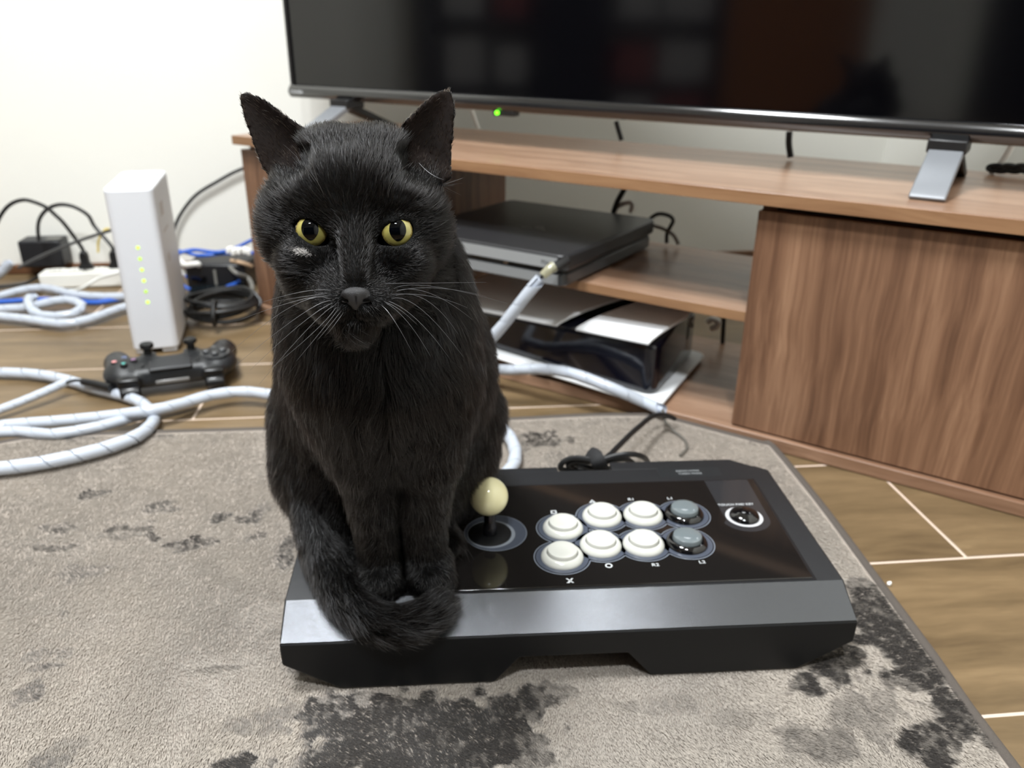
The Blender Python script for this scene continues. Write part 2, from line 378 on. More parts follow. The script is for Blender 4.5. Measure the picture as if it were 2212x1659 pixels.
obj('edge_strip', bx((.0002, -.0006, TOP - TH + .0006), (1.2598, .0002, TOP - .0006)), M_w_e, tb)
bb = obj('bottom_board', bx((0, .008, .0005), (1.26, .30, .0165)), M_w_h, st, bevel=.0012)
for x0, x1 in ((.002, .018), (.318, .334), (.868, .884), (1.242, 1.258)):
    obj('side_panel', bx((x0, .032, .0165), (x1, .305, TOP - TH)), M_w_v, st)
for x0, x1 in ((.0, .332), (.8685, 1.26)):
    dr = obj('door', bx((x0, .0145, .0185), (x1, .0315, .2832)), M_w_v, st, bevel=.0008)
    obj('edge_strip', bx((x0 + .0004, .0148, .2826), (x1 - .0004, .0166, .2834)), M_w_e, dr)
M_in = mat('gap_shade', (52, 38, 29), .7)
for x0, x1 in ((.018, .318), (.884, 1.242)): obj('added_back_panel', bx((x0, .296, .0165), (x1, .303, TOP - TH)), M_in, st); obj('added_gap_rail', bx((x0, .034, .262), (x1, .046, TOP - TH)), M_in, st)  # unseen panels added and coloured dark so the gaps over the doors stay black
SH = .163
sh = obj('shelf', bx((.334, .02, SH - .0125), (.868, .28, SH)), M_w_h, st, bevel=.0008)
obj('edge_strip', bx((.3345, .0194, SH - .0122), (.8675, .0202, SH - .0003)), M_w_e, sh)
def Q(x, y, z):
    c, s = math.cos(QA), math.sin(QA); return Vector((QX + c * x - s * y, QY + s * x + c * y, z))

# ================================================================ TELEVISION
M_blk = mat('black_plastic', (22, 22, 24), .4); M_gblk = mat('gloss_black', (6, 6, 8), .08, coat=.6)
M_scr = mat('dark_screen', (4, 4, 6), .09, spec=.6); M_silver = mat('silver_metal', (138, 141, 146), .42, .3, bump=.05, bscale=900)
M_bar = mat('gloss_bezel', (20, 20, 22), .16, spec=.8, coat=.5); M_led_g = mat('green_led', (90, 255, 40), .4, emit=(110, 255, 30), estr=2.5)
M_print = mat('white_print', (205, 208, 210), .6)
tv = thing('television', 'large black flat television mirroring the dark room, on walnut console', 'television', tuple(Q(0, 0, 0)), QA)
X0, X1, TY, TZ0, TZ1 = -.0125, 1.19, .15, .356, 1.045
obj('back_shell', bx((X0 + .002, TY + .004, TZ0 + .012), (X1 - .002, TY + .05, TZ1)), M_blk, tv, bevel=.006)
obj('screen', bx((X0 + .007, TY + .001, TZ0 + .022), (X1 - .007, TY + .0045, TZ1 - .008)), M_scr, tv)
for lo, hi in (((X0, TY - .003, TZ0 + .018), (X0 + .007, TY + .02, TZ1)), ((X1 - .007, TY - .003, TZ0 + .018), (X1, TY + .02, TZ1)), ((X0, TY - .003, TZ1 - .008), (X1, TY + .02, TZ1))):
    obj('bezel', bx(lo, hi), M_blk, tv, bevel=.0012)
bar = obj('bottom_bezel', prism(BM(), [(TY + .02, TZ0 + .002), (TY + .02, TZ0 + .0225), (TY - .001, TZ0 + .0225), (TY - .005, TZ0 + .021), (TY - .0095, TZ0 + .014), (TY - .010, TZ0 + .009), (TY - .006, TZ0 + .002), (TY, TZ0)], X0, X1, axis=0), M_bar, tv, bevel=.001)
text('brand_lettering', 'TOSHIBA', .0078, M_print, tv, (X0 + .021, TY - .0101, TZ0 + .0105), (R(82), 0, 0), sx=1.0)
sn = obj('sensor_box', bx((.418, TY - .006, TZ0 - .006), (.455, TY + .012, TZ0 + .003)), M_blk, tv, bevel=.002)
obj('power_light', lathe(BM(), [(0, -.003), (.0028, -.002), (.0034, 0), (.0028, .002), (0, .003)], (.427, TY - .007, TZ0 - .0015), 16), M_led_g, sn, smooth=True)
for fx in (1.03, .118):
    xo = .0
    ft = obj('foot', prism(BM(), [(.05, TOP + .0005), (.046, TOP + .003), (.05, TOP + .0075), (.135, TZ0 - .004), (.148, TZ0 - .004), (.148, TZ0 - .009), (.056, TOP + .0005)], fx - .0175, fx + .0175, axis=0), M_silver, tv, bevel=.0015)
    obj('rear_leg', prism(BM(), [(.142, TZ0 - .012), (.152, TZ0 - .004), (.255, TOP + .005), (.258, TOP + .0005), (.243, TOP + .0005)], fx - .015, fx + .015, axis=0), M_blk, ft, bevel=.001)
    obj('bracket', bx((fx - .02, .128, TZ0 - .011), (fx + .02, .17, TZ0 + .004)), M_blk, ft, bevel=.002)

# ================================================================ SLIM BLACK GAME CONSOLE on the shelf
M_con = mat('console_black', (40, 40, 42), .38, bump=.12, bscale=1500); M_conf = mat('console_front', (62, 64, 66), .3)
cg = thing('game_console', 'slim black game console lying on the middle shelf', 'game console', tuple(Q(.65, -.031, SH + .0008)), QA)
W_, D_ = .265, .275
obj('lower_shell', prism(BM(), rrect(-W_ + .004, .003, -.004, D_ - .004, .012), .003, .0185), M_conf, cg, bevel=.0015)
obj('waist', prism(BM(), rrect(-W_ + .006, .008, -.006, D_ - .006, .01), .0185, .0235), M_blk, cg)
up = obj('upper_shell', prism(BM(), rrect(-W_, 0, 0, D_, .014), .0235, .0445), M_con, cg, bevel=.0035, seg=3)
obj('front_band', bx((-W_ + .014, -.0006, .026), (-.012, .0012, .0405)), mat('front_band_glare', (158, 161, 163), .3, .2), cg)  # front of the black shell, its reflected light painted as pale grey
obj('lower_band', bx((-W_ + .014, .0023, .0045), (-.012, .0035, .0175)), mat('lower_band_glare', (140, 143, 145), .3, .2), cg)  # reflection painted into this band's colour as well
obj('disc_slot', bx((-W_ + .02, .0072, .0197), (-.09, .0085, .0213)), M_gblk, cg)
obj('eject_mark', bx((-.098, .0066, .0196), (-.091, .0085, .0216)), mat('warm_mark', (196, 170, 150), .5), cg)
for x in (-.22, -.04): 
    for y in (.04, .22): obj('rubber_foot', lathe(BM(), [(0, 0), (.009, 0), (.009, .0032), (0, .0032)], (x, y, 0), 14), M_blk, cg)
text('console_lettering', 'PS4', .0075, mat('lettering_grey', (86, 90, 92), .4), cg, (-.03, -.0008, .0325), (R(90), 0, 0))
lg = text_mesh('P', .028, .00006); lg.materials.clear(); o = link('top_emblem', lg, mat('emblem_grey', (58, 58, 58), .25), cg); o.location = (-.115, .12, .04456)
obj('emblem_swoosh', prism(BM(), [(-.135, .108), (-.117, .113), (-.098, .11), (-.098, .1135), (-.115, .117), (-.135, .1115)], .0445, .04462), bpy.data.materials['emblem_grey'], o.parent)

# ================================================================ WHITE AND BLACK GAME CONSOLE on the bottom board
M_wht = mat('white_shell', (236, 238, 240), .42); M_core = mat('gloss_core', (9, 10, 20), .1, coat=.2); M_core2 = mat('matte_core', (14, 14, 16), .4)
wc = thing('white_game_console', 'white and glossy black game console lying flat on the bottom board', 'game console', tuple(Q(.780, -.006, .0172)), QA - R(3))
BW, BD = .375, .212
obj('bottom_plate', prism(BM(), rrect(-BW, 0, 0, BD, .012), .004, .0095), M_wht, wc, bevel=.002)
gp = obj('plate_gap', bx((-.205, -.0009, .0035), (-.172, .012, .0105)), M_blk, wc)
for i in range(3): obj('vent_rib', bx((-.2 + i * .009, -.0016, .004), (-.196 + i * .009, -.0004, .010)), M_core2, gp)
cz = lambda p: .0095
def core_top(p): return .083 + .022 * min(1, max(0, (p[1] - .01) / .09))
pts = rrect(-BW + .012, .021, -.016, BD - .01, .018, 4)
core = BM(); N_ = 7
for j in range(N_): pass
prism(core, pts, .0095, lambda p: .080 if p[1] < .04 else .1)
obj('core', core, M_core, wc, bevel=.006, seg=3)
def top_plate(x0, x1, sk):
    bm = BM(); ys = [.012, .018, .033, .055, .085, .12, .16, .2]; zs = [.087, .0905, .0955, .1005, .1045, .107, .1075, .1065]; top = []; bot = []
    for y, z in zip(ys, zs):
        a = x0 + (sk * (y - .008) if sk else 0); b = x1 + (.55 * (y - .008) if x1 < -.1 else .36 * min(y, .08))
        inset = .004 if y < .01 else 0
        top.append([bm.verts.new((a + inset, y, z)), bm.verts.new((b - inset, y, z))]); bot.append([bm.verts.new((a + inset, y, z - .0045)), bm.verts.new((b - inset, y, z - .0045))])
    for i in range(len(ys) - 1):
        bm.faces.new((top[i][0], top[i][1], top[i + 1][1], top[i + 1][0])); bm.faces.new((bot[i][0], bot[i + 1][0], bot[i + 1][1], bot[i][1]))
        for s in (0, 1): bm.faces.new((top[i][s], top[i + 1][s], bot[i + 1][s], bot[i][s]))
    for i in (0, -1): bm.faces.new((top[i][0], top[i][1], bot[i][1], bot[i][0]))
    return bm
obj('top_plate', top_plate(-BW + .004, -.168, 0), M_wht, wc, bevel=.0014)
obj('top_plate', top_plate(-.138, -.030, .55), M_wht, wc, bevel=.0014)
obj('top_band', prism(BM(), [(-.17, .02), (-.132, .02), (-.032, .2), (-.07, .2)], .079, lambda p: .0815 if p[1] < .05 else .1012), M_core, wc)
for x in (-.33, -.05):
    for y in (.04, .18): obj('rubber_foot', lathe(BM(), [(0, 0), (.008, 0), (.008, .0042), (0, .0042)], (x, y, 0), 12), M_blk, wc)

for ch in [o for o in bpy.data.objects if o.parent == wc or (o.parent and o.parent.parent == wc)]:
    for v in ch.data.vertices:       # the shell tapers towards its far end
        tt_ = max(0, -v.co.x - .03); v.co.z += (.052 - v.co.z) * 1.25 * tt_ if v.co.z > .03 else (.052 - v.co.z) * .55 * tt_ * (1 if v.co.z > .0035 else 0)
        v.co.x -= .145 * v.co.y

# ================================================================ RUG
RZ = .0138
M_pile = None
def smooth_noise(X, Y, sc, seed):
    """value noise, vectorised"""
    r = np.random.default_rng(seed); T = r.random((256, 256)); x = X * sc + 100; y = Y * sc + 100
    xi = np.floor(x).astype(int); yi = np.floor(y).astype(int); fx = x - xi; fy = y - yi; fx = fx * fx * (3 - 2 * fx); fy = fy * fy * (3 - 2 * fy)
    g = lambda a, b: T[a % 256, b % 256]
    return (g(xi, yi) * (1 - fx) + g(xi + 1, yi) * fx) * (1 - fy) + (g(xi, yi + 1) * (1 - fx) + g(xi + 1, yi + 1) * fx) * fy
def fbm(X, Y, sc, seed, o=4):
    return sum(smooth_noise(X, Y, sc * 2 ** i, seed + i) * .5 ** i for i in range(o)) / sum(.5 ** i for i in range(o))
# outline of the rug, counter-clockwise, round corners
RUG = []
def arc(cx, cy, r, a0, a1, n=12): return [(cx + r * math.cos(R(a0 + (a1 - a0) * i / n)), cy + r * math.sin(R(a0 + (a1 - a0) * i / n))) for i in range(n + 1)]
RUG += [(.372, -.1)]
RUG += [(.38, .35), (.3875, .47), (.3935, .58), (.3995, .70)]
RUG += arc(.2855, .8065, .116, 8, 88, 12)
RUG += [(.2, .9245), (.09, .9215), (-.06, .9205), (-.2116, .9205), (-.34, .9235)] + arc(-.455, .78, .145, 86, 176, 12) + [(-.605, .4), (-.6, -.1)]
# where the rug meets the stand it stops at the bottom board
def clip_rug(p):
    c, s = math.cos(QA), math.sin(QA); dx, dy = p[0] - QX, p[1] - QY; ly = -s * dx + c * dy; k = ly - .0005
    return p if k < 0 else (p[0] + s * k, p[1] - c * k)
RUG = [clip_rug(p) for p in RUG]
M_rugb = mat('rug_backing', (96, 88, 80), .9, bump=.6, bscale=400)
rg = thing('rug', 'taupe plush rug with dark brushed patches under the arcade controller', 'rug', (0, 0, 0))
obj('backing', prism(BM(), RUG, .0008, RZ - .0045), M_rugb, rg, bevel=.002)
M_bind = mat('rug_binding', (88, 81, 75), .85, bump=.9, bscale=1400)
obj('edge_binding', tube(BM(), [(x, y, .0068) for x, y in RUG], .0064, 10, 3), M_bind, rg, smooth=True)
# dark brushed patches: (pixel x, pixel y, radius x, radius y, strength) placed on the rug's surface
PATCH = [(760, 1560, 90, 60, 1), (860, 1540, 90, 45, .9), (960, 1565, 100, 55, 1), (1060, 1545, 90, 50, .9), (1130, 1510, 70, 30, .7), (700, 1640, 60, 40, 1), (860, 1630, 120, 40, 1), (1010, 1630, 110, 40, .9), (1130, 1620, 70, 50, .6), (1080, 1590, 90, 50, .8),
 (710, 1535, 35, 28, .9), (760, 1500, 60, 14, .5), (520, 1650, 45, 30, 1), (650, 1650, 30, 30, .8), (1890, 1300, 55, 35, .9), (1860, 1270, 45, 25, .6), (1920, 1370, 70, 40, 1), (1960, 1420, 50, 45, 1), (1940, 1470, 50, 20, .7), (2000, 1400, 40, 40, .8),
 (1790, 1440, 60, 28, .9), (1740, 1475, 40, 18, .8), (1830, 1410, 25, 20, .7), (2060, 1520, 45, 45, .9), (2100, 1570, 45, 35, .8), (2040, 1580, 40, 40, .8), (2010, 1620, 60, 40, .9), (2140, 1600, 25, 20, .6), (1860, 1540, 50, 40, .45), (1800, 1600, 70, 40, .5), (1740, 1590, 60, 40, .35), (1900, 1510, 40, 30, .4),
 (200, 1062, 45, 9, .8), (130, 1137, 35, 8, .7), (95, 1130, 20, 6, .5), (105, 1180, 45, 8, .6), (290, 1140, 50, 12, .7), (350, 1090, 35, 12, .7), (325, 1155, 18, 8, .8), (260, 1155, 35, 8, .5), (400, 1170, 30, 14, .8), (445, 1165, 22, 8, .7), (475, 1113, 18, 9, .8), (540, 1110, 35, 12, .8), (555, 1155, 25, 8, .7), (615, 1175, 18, 22, .8), (610, 1205, 15, 14, .7), (190, 1228, 50, 10, .55), (150, 1250, 14, 8, .5), (560, 1100, 24, 16, .6),
 (60, 1490, 28, 20, .6), (100, 1435, 30, 8, .6), (85, 1405, 45, 12, .4), (140, 1320, 12, 8, .5), (480, 1437, 45, 5, .35), (1170, 945, 40, 14, .9), (1150, 950, 25, 18, .6), (1120, 960, 14, 14, .5), (180, 940, 35, 10, .8), (355, 940, 25, 7, .6), (520, 1560, 30, 14, .4), (610, 1540, 50, 25, .45), (100, 1640, 35, 25, .55), (150, 1600, 60, 15, .3), (1630, 940, 30, 14, .5), (1240, 985, 50, 12, .4), (1340, 900, 60, 8, .3), (1210, 1490, 40, 20, .4), (640, 1440, 30, 12, .6), (1440, 1510, 90, 15, .25), (1600, 1540, 70, 20, .22)]
PT = []
for px, py, rx, ry, s in PATCH:
    c = atz(px, py, RZ); ex = atz(px + rx, py, RZ) - c; ey = atz(px, py - ry, RZ) - c
    PT.append((c.x, c.y, max(.004, ex.length), max(.004, ey.length), s))
def darkness(X, Y):
    nx = fbm(X, Y, 80, 3) - .5; ny = fbm(X, Y, 80, 13) - .5; fine = fbm(X * 1.0, Y * .6, 260, 23, 3); best = np.zeros(X.shape)
    for cx, cy, rx, ry, s in PT:
        m = (np.abs(X - cx) < rx * 2.2) & (np.abs(Y - cy) < ry * 2.2)
        if not m.any(): continue
        q = np.sqrt(((X[m] - cx) / rx + nx[m] * 2.4) ** 2 + ((Y[m] - cy) / ry + ny[m] * 2.4) ** 2)
        best[m] = np.maximum(best[m], s * np.clip((1.3 - q) / .42, 0, 1))
    return np.clip(best * (.7 + 1.0 * fine) - .12 * (1 - fine), 0, 1)
def inside(X, Y): return poly_sd(X, Y, RUG) < -.0075
# pile surface
hx = .006; gx = np.arange(-.62, .42, hx); gy = np.arange(-.1, .94, hx)
def pile_surface():
    bm = BM(); prism(bm, RUG, .0015, RZ - .0024); return bm
M_under = mat('pile_base', (150, 141, 132), .95, spec=.1, vary=.3, vscale=60, bump=.8, bscale=500)
obj('pile_base', pile_surface(), M_under, rg, bevel=.003)
def mat_fibre(name, rough, spec, base=None):
    m, nt, b = new_mat(name)
    a = nt.nodes.new('ShaderNodeAttribute'); a.attribute_name = 'tint'; nt.links.new(a.outputs['Color'], b.inputs['Base Color'])
    b.inputs['Roughness'].default_value = rough; b.inputs['Specular IOR Level'].default_value = spec; b.inputs['Sheen Weight'].default_value = .25; return m
M_fib = mat_fibre('pile_fibre', .75, .15)
NF = 760000
X = RNG.uniform(-.61, .405, NF * 2); Y = .22 + .71 * RNG.random(NF * 2) ** 1.45
D = np.sqrt(X ** 2 + Y ** 2 + .2); keep = inside(X, Y) & (RNG.random(NF * 2) < np.clip(.62 / D, 0, 1) ** 2)
vis = keep & ((X > -.75 * (Y + .2)))
X, Y = X[vis][:NF], Y[vis][:NF]; n = len(X)
dk = darkness(X, Y)
a1 = fbm(X, Y, 16, 41) * 2 - 1; a2 = fbm(X, Y, 70, 51, 3) * 2 - 1
ang = -math.pi / 2 + a1 * .8 + a2 * .22 + dk * .9
lean = .0042 * (.8 + .4 * fbm(X, Y, 90, 61)); hgt = .0027 + .0003 * fbm(X, Y, 140, 71) - .0004 * dk
lx = np.cos(ang) * lean; ly = np.sin(ang) * lean
roots = np.stack([X, Y, np.full(n, RZ - .0030)], 1); mid = np.stack([X + lx * .35, Y + ly * .35, RZ - .003 + hgt * .62], 1); tip = np.stack([X + lx, Y + ly, RZ - .003 + hgt * .88], 1)
c0 = np.array(lin((181, 172, 161))[:3]); c1 = np.array(lin((46, 42, 39))[:3]); br = (.94 + .12 * RNG.random(n)) * (.72 + .52 * fbm(X, Y, 11, 81))
col = (c0[None] * (1 - dk[:, None]) + c1[None] * dk[:, None]) * br[:, None]
hair('pile', roots, [mid], tip, .00021, M_fib, rg, col)

# ================================================================ ARCADE CONTROLLER
SX, SY, SA = .0969, .4652, R(-1.9029)
def S(x, y, z=.0577):
    c, s = math.cos(SA), math.sin(SA); return Vector((SX + c * x - s * y, SY + s * x + c * y, z + RZ))
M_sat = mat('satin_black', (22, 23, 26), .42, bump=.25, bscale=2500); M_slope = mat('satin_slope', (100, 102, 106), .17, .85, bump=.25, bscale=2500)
M_side = mat('matte_black', (6, 7, 9), .55, spec=.3, bump=.15, bscale=2500)
M_panel = mat('acrylic_panel', (24, 22, 21), .07, spec=.55)
ak = thing('arcade_controller', 'black arcade fight stick with white buttons and cream ball lever on the rug', 'game controller', (SX, SY, RZ), SA)
W2 = .2153
prof = [(-W2, .0247), (-.1743, 0), (-.0595, 0), (-.0406, .0227), (.0406, .0227), (.0595, 0), (.1743, 0), (W2, .0247), (W2, .0437), (-W2, .0437)]
obj('lower_body', prism(BM(), prof, 0, .205, axis=1), M_side, ak, bevel=.0016)
up = BM()
def hull(bm, pts):
    vs = [bm.verts.new(p) for p in pts]; bmesh.ops.convex_hull(bm, input=vs); 
zt = .0583; YB_ = .2145; yb2 = .228
main = [(-W2, .0004, .0435), (W2, .0004, .0435), (W2, .19, .0435), (-W2, .19, .0435), (-.216, .0322, zt), (.216, .0322, zt), (.2188, .2058, zt), (-.2188, .2058, zt), (.20, YB_, .0435), (-.20, YB_, .0435), (.2065, YB_, zt), (-.2065, YB_, zt)]
hull(up, main)
obj('upper_body', up, M_sat, ak, bevel=.0012)
b2 = BM()
for xs in ((-.2065, -.19, .0124, .0124), (.0654, .0654, .1876, .2065)):
    hull(b2, [(xs[0], YB_ - .001, zt), (xs[3], YB_ - .001, zt), (xs[0], YB_ - .001, .03), (xs[3], YB_ - .001, .03), (xs[1], yb2 - (.008 if xs[0] < 0 else 0), zt), (xs[2], yb2 - (.006 if xs[0] < 0 else 0), zt), (xs[1], yb2 - .004 - (.006 if xs[0] < 0 else 0), .03), (xs[2], yb2 - .004 - (.006 if xs[0] < 0 else 0), .03)])
obj('rear_ledge', b2, M_sat, ak, bevel=.0008)
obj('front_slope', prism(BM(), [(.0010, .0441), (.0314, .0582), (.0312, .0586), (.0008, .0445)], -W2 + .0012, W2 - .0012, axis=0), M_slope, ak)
pan = [(-.192, .0345), (.192, .0345), (.197, .187), (-.197, .187)]
obj('top_panel', prism(BM(), pan, zt - .001, zt + .0011), M_panel, ak, bevel=.0006)
obj('panel_seam', prism(BM(), [(-.1945, .0328), (.1945, .0328), (.1992, .1895), (-.1992, .1895)], zt - .001, zt + .0003), M_blk, ak)
PZ = zt + .0011
M_ring = mat('grey_print', (72, 77, 88), .12, spec=.5); M_ringl = mat('line_print', (118, 124, 134), .12); M_ringd = mat('dark_print', (26, 28, 34), .12)
BTN = [(.0045, .1135), (.041, .1295), (.0776, .1295), (.1143, .129), (-.0013, .0722), (.0325, .0862), (.0684, .0855), (.1052, .086)]
def disc(bm, c, r0, r1, z, n=40, a0=0, a1=360):
    prev = None
    for i in range(n + 1):
        a = R(a0 + (a1 - a0) * i / n); row = (bm.verts.new((c[0] + r0 * math.cos(a), c[1] + r0 * math.sin(a), z)), bm.verts.new((c[0] + r1 * math.cos(a), c[1] + r1 * math.sin(a), z)))
        if prev: bm.faces.new((prev[0], prev[1], row[1], row[0]))
        prev = row
    return bm
for nm, r0, r1, m, dz in (('ring_print', 0.001, .0232, M_ringl, .00006), ('ring_print', .001, .0224, M_ringd, .00012), ('ring_print', .001, .0214, M_ring, .00018)):
    bm = BM()
    for c in BTN: disc(bm, c, r0, r1, PZ + dz)
    obj(nm, bm, m, ak)
JS = (-.0545, .1085)
obj('lever_print', disc(BM(), (-.0537, .1105), .001, .0268, PZ + .00006), M_ringl, ak); obj('lever_print', disc(BM(), (-.0537, .1105), .001, .0262, PZ + .00012), M_ring, ak)
obj('lever_print', disc(BM(), (-.0575, .1085), .001, .0205, PZ + .00018), mat('pale_print', (128, 134, 142), .15), ak)
M_bw = mat('button_white', (192, 192, 185), .22, spec=.5, sss=.1); M_bk = mat('button_black', (10, 10, 12), .06, coat=.5); M_bg = mat('button_grey', (104, 112, 115), .16, coat=.4)
rimp = [(.0173, 0), (.0173, .0012), (.0168, .0024), (.0152, .0044), (.0137, .0052), (.0129, .0052), (.0126, .0046), (.0126, .003)]
plp = [(.0122, .003), (.0122, .0068), (.0118, .0078), (.0106, .0082), (.006, .0078), (0, .0076)]
for i, c in enumerate(BTN):
    blk = i in (3, 7)
    rm = obj('push_button', lathe(BM(), rimp, (c[0], c[1], PZ), 40), M_bk if blk else M_bw, ak, smooth=True)
    rm['label'] = 'black button rim with grey plunger' if blk else 'white push button'
    obj('plunger', lathe(BM(), [(r * (1.0), z) for r, z in plp] if not blk else [(.0122, .003), (.0122, .0062), (.0116, .0082), (.0095, .0094), (.005, .0099), (0, .01)], (c[0], c[1], PZ), 40), M_bg if blk else M_bw, rm, smooth=True)
OB = (.1665, .1225)
obj('panel_print', prism(BM(), [(.149, .186), (.149, .118)] + [(OB[0] + .0215 * math.cos(R(a)), OB[1] - .003 + .02 * math.sin(R(a))) for a in range(195, 372, 12)] + [(.1905, .186)], PZ, PZ + .00005), mat('panel_print_grey', (44, 44, 46), .1), ak)
obj('round_print', disc(BM(), OB, .0125, .0162, PZ + .0002), mat('white_ring_print', (196, 196, 198), .2), ak)
rb = obj('push_button', lathe(BM(), [(.0132, 0), (.0132, .0015), (.0122, .0035), (.0095, .0052), (.0085, .0055), (.0075, .0062), (.004, .0072), (0, .0074)], (OB[0], OB[1], PZ), 40), M_bk, ak, smooth=True); rb['label'] = 'small glossy black button'
def lab(s, x, y, size=.0052, m=M_print, sx=1.1): text('legend', s, size, m, ak, (x, y, PZ + .0002), sx=sx)
tz = PZ + .00015
def outline(bm, pts, wd):
    n = len(pts); c = (sum(p[0] for p in pts) / n, sum(p[1] for p in pts) / n)
    ins = [(c[0] + (p[0] - c[0]) * wd, c[1] + (p[1] - c[1]) * wd) for p in pts]; A = [bm.verts.new((p[0], p[1], tz)) for p in pts]; B = [bm.verts.new((p[0], p[1], tz)) for p in ins]
    for i in range(n): bm.faces.new((A[i], A[(i + 1) % n], B[(i + 1) % n], B[i]))
    return bm
sq = lambda x, y, r: [(x - r, y - r), (x + r, y - r), (x + r, y + r), (x - r, y + r)]
obj('square_symbol', outline(BM(), sq(-.0005, .1395, .0025), .62), M_print, ak)
obj('triangle_symbol', outline(BM(), [(.0335, .153), (.0395, .153), (.0365, .158)], .5), M_print, ak)
obj('circle_symbol', disc(BM(), (.0345, .0588), .0019, .0029, tz), M_print, ak)
xb = BM()
for s in (1, -1): prism(xb, [(-.0028 + .0008, .0415 - s * .0028), (-.0028 + .0045 + .0008, .0415 + s * .0028), (-.0028 + .0057 + .0008, .0415 + s * .0028), (.0002, .0415 - s * .0028)] if s > 0 else [(-.002, .0443), (.0025, .0387), (.0037, .0387), (-.0008, .0443)], PZ, PZ + .0002)
obj('cross_symbol', xb, M_print, ak)
lab('R1', .0725, .1565); lab('L1', .1085, .1562); lab('R2', .072, .0575); lab('L2', .1105, .059); lab('TOUCH PAD KEY', .1655, .1425, .0042, sx=1.0)
stk = obj('mode_sticker', prism(BM(), [(.109, .196), (.1705, .196), (.1705, .2135), (.109, .2135)], zt, zt + .00012), mat('sticker_film', (34, 36, 38), .3), ak)
for s, x, y, m in (('ASSIGN MODE', .1385, .2072, M_print), ('TURBO MODE', .1398, .2018, M_print)): text('lettering', s, .0038, mat('sticker_text', (150, 154, 156), .5), stk, (x, y, zt + .00016), sx=.95)
# lever
M_cream = mat('cream_ball', (242, 236, 192), .14, spec=.55, sss=.15)
M_chr = mat('dark_chrome', (50, 50, 54), .18, .8)
lv = obj('lever_shaft', lathe(BM(), [(.0058, 0), (.0058, .009), (.0048, .0105), (.0048, .034), (0, .034)], (-.0585, .1085, PZ), 24), M_chr, ak, smooth=True)
obj('dust_washer', lathe(BM(), [(0, .0003), (.0183, .0003), (.0183, .0009), (.0178, .0013), (.0062, .0013)], (-.0585, .1085, PZ), 40), M_side, lv, smooth=True)
BALL = aty(1056, 1072, .576); bl = Vector((0, 0, 0))
inv = Matrix.Rotation(-SA, 3, 'Z') @ (BALL - Vector((SX, SY, RZ)))
bm = BM(); bmesh.ops.create_uvsphere(bm, u_segments=40, v_segments=24, radius=.0161, matrix=Matrix.Translation(inv))
obj('ball_top', bm, M_cream, lv, smooth=True)
bp = Vector((-.0585, .1085, PZ + .012)); obj('shaft_tip', tube(BM(), [bp, bp.lerp(inv, .5), inv], .0047, 16, 4), M_chr, lv, smooth=True)

# ================================================================ CABLES AND SMALL THINGS
M_cab = mat('black_cable', (20, 20, 21), .45); M_wrap = mat('spiral_plastic', (214, 221, 232), .2, trans=.3); M_core_w = mat('pale_cable', (188, 196, 210), .5)
M_blue = mat('blue_cable', (44, 94, 190), .4); M_wc = mat('white_cable', (246, 245, 240), .45); M_gcab = mat('grey_cable', (118, 116, 110), .5)
def P(L, z=.012):
    return [atz(*p[:2], p[2] if len(p) > 2 else z) for p in L]
def wrapped(name, label, pts, r=.0068, pitch=.026, group=None, cat='cable', core=None, fill=.972):
    t = thing(name, label, cat, (0, 0, 0), group=group)
    obj('spiral_wrap', spiral_band(BM(), pts, r, pitch, fill), M_wrap, t, smooth=True)
    obj('inner_cable', tube(BM(), pts, r * .55, 8, 8), core or M_core_w, t, smooth=True)
    return t
# big loops of spiral-wrapped cable at the rug's left corner
wrapped('wrapped_cable', 'white spiral-wrapped cable passing under another and looping back onto the rug corner, nearest loop',
        P([(-60, 800, .009), (0, 805, .009), (70, 808, .009), (140, 820, .009), (200, 838, .009), (260, 853, .009), (300, 867, .009), (322, 884, .009), (333, 899, .010), (325, 920, .018), (290, 945, .0235), (220, 970, .0235), (130, 992, .0235), (50, 1006, .0235), (-60, 1018, .0235)]), .0078, .03, fill=.95)
wrapped('wrapped_cable', 'white spiral-wrapped cable sagging onto the rug edge beside the grout line',
        P([(420, 866, .012), (340, 888, .011), (300, 898, .011), (240, 915, .018), (180, 928, .018), (110, 938, .018), (40, 932, .017), (-60, 938, .017)]), .0066)
t = wrapped('charging_lead', 'black cord with white spiral sleeve plugged into the black gamepad',
        P([(-40, 900, .012), (0, 885, .013), (50, 866, .015), (100, 845, .018), (140, 827, .02)]), .0058, .015, core=M_cab)
wire('cord_end', P([(130, 832, .02), (160, 822, .022), (185, 824, .022)]), .0022, M_cab, t)
obj('plug', tube(BM(), P([(178, 824, .023), (205, 829, .022), (240, 838, .02)]), lambda u: .0048 + .001 * u, 10, 4), M_cab, t, smooth=True)
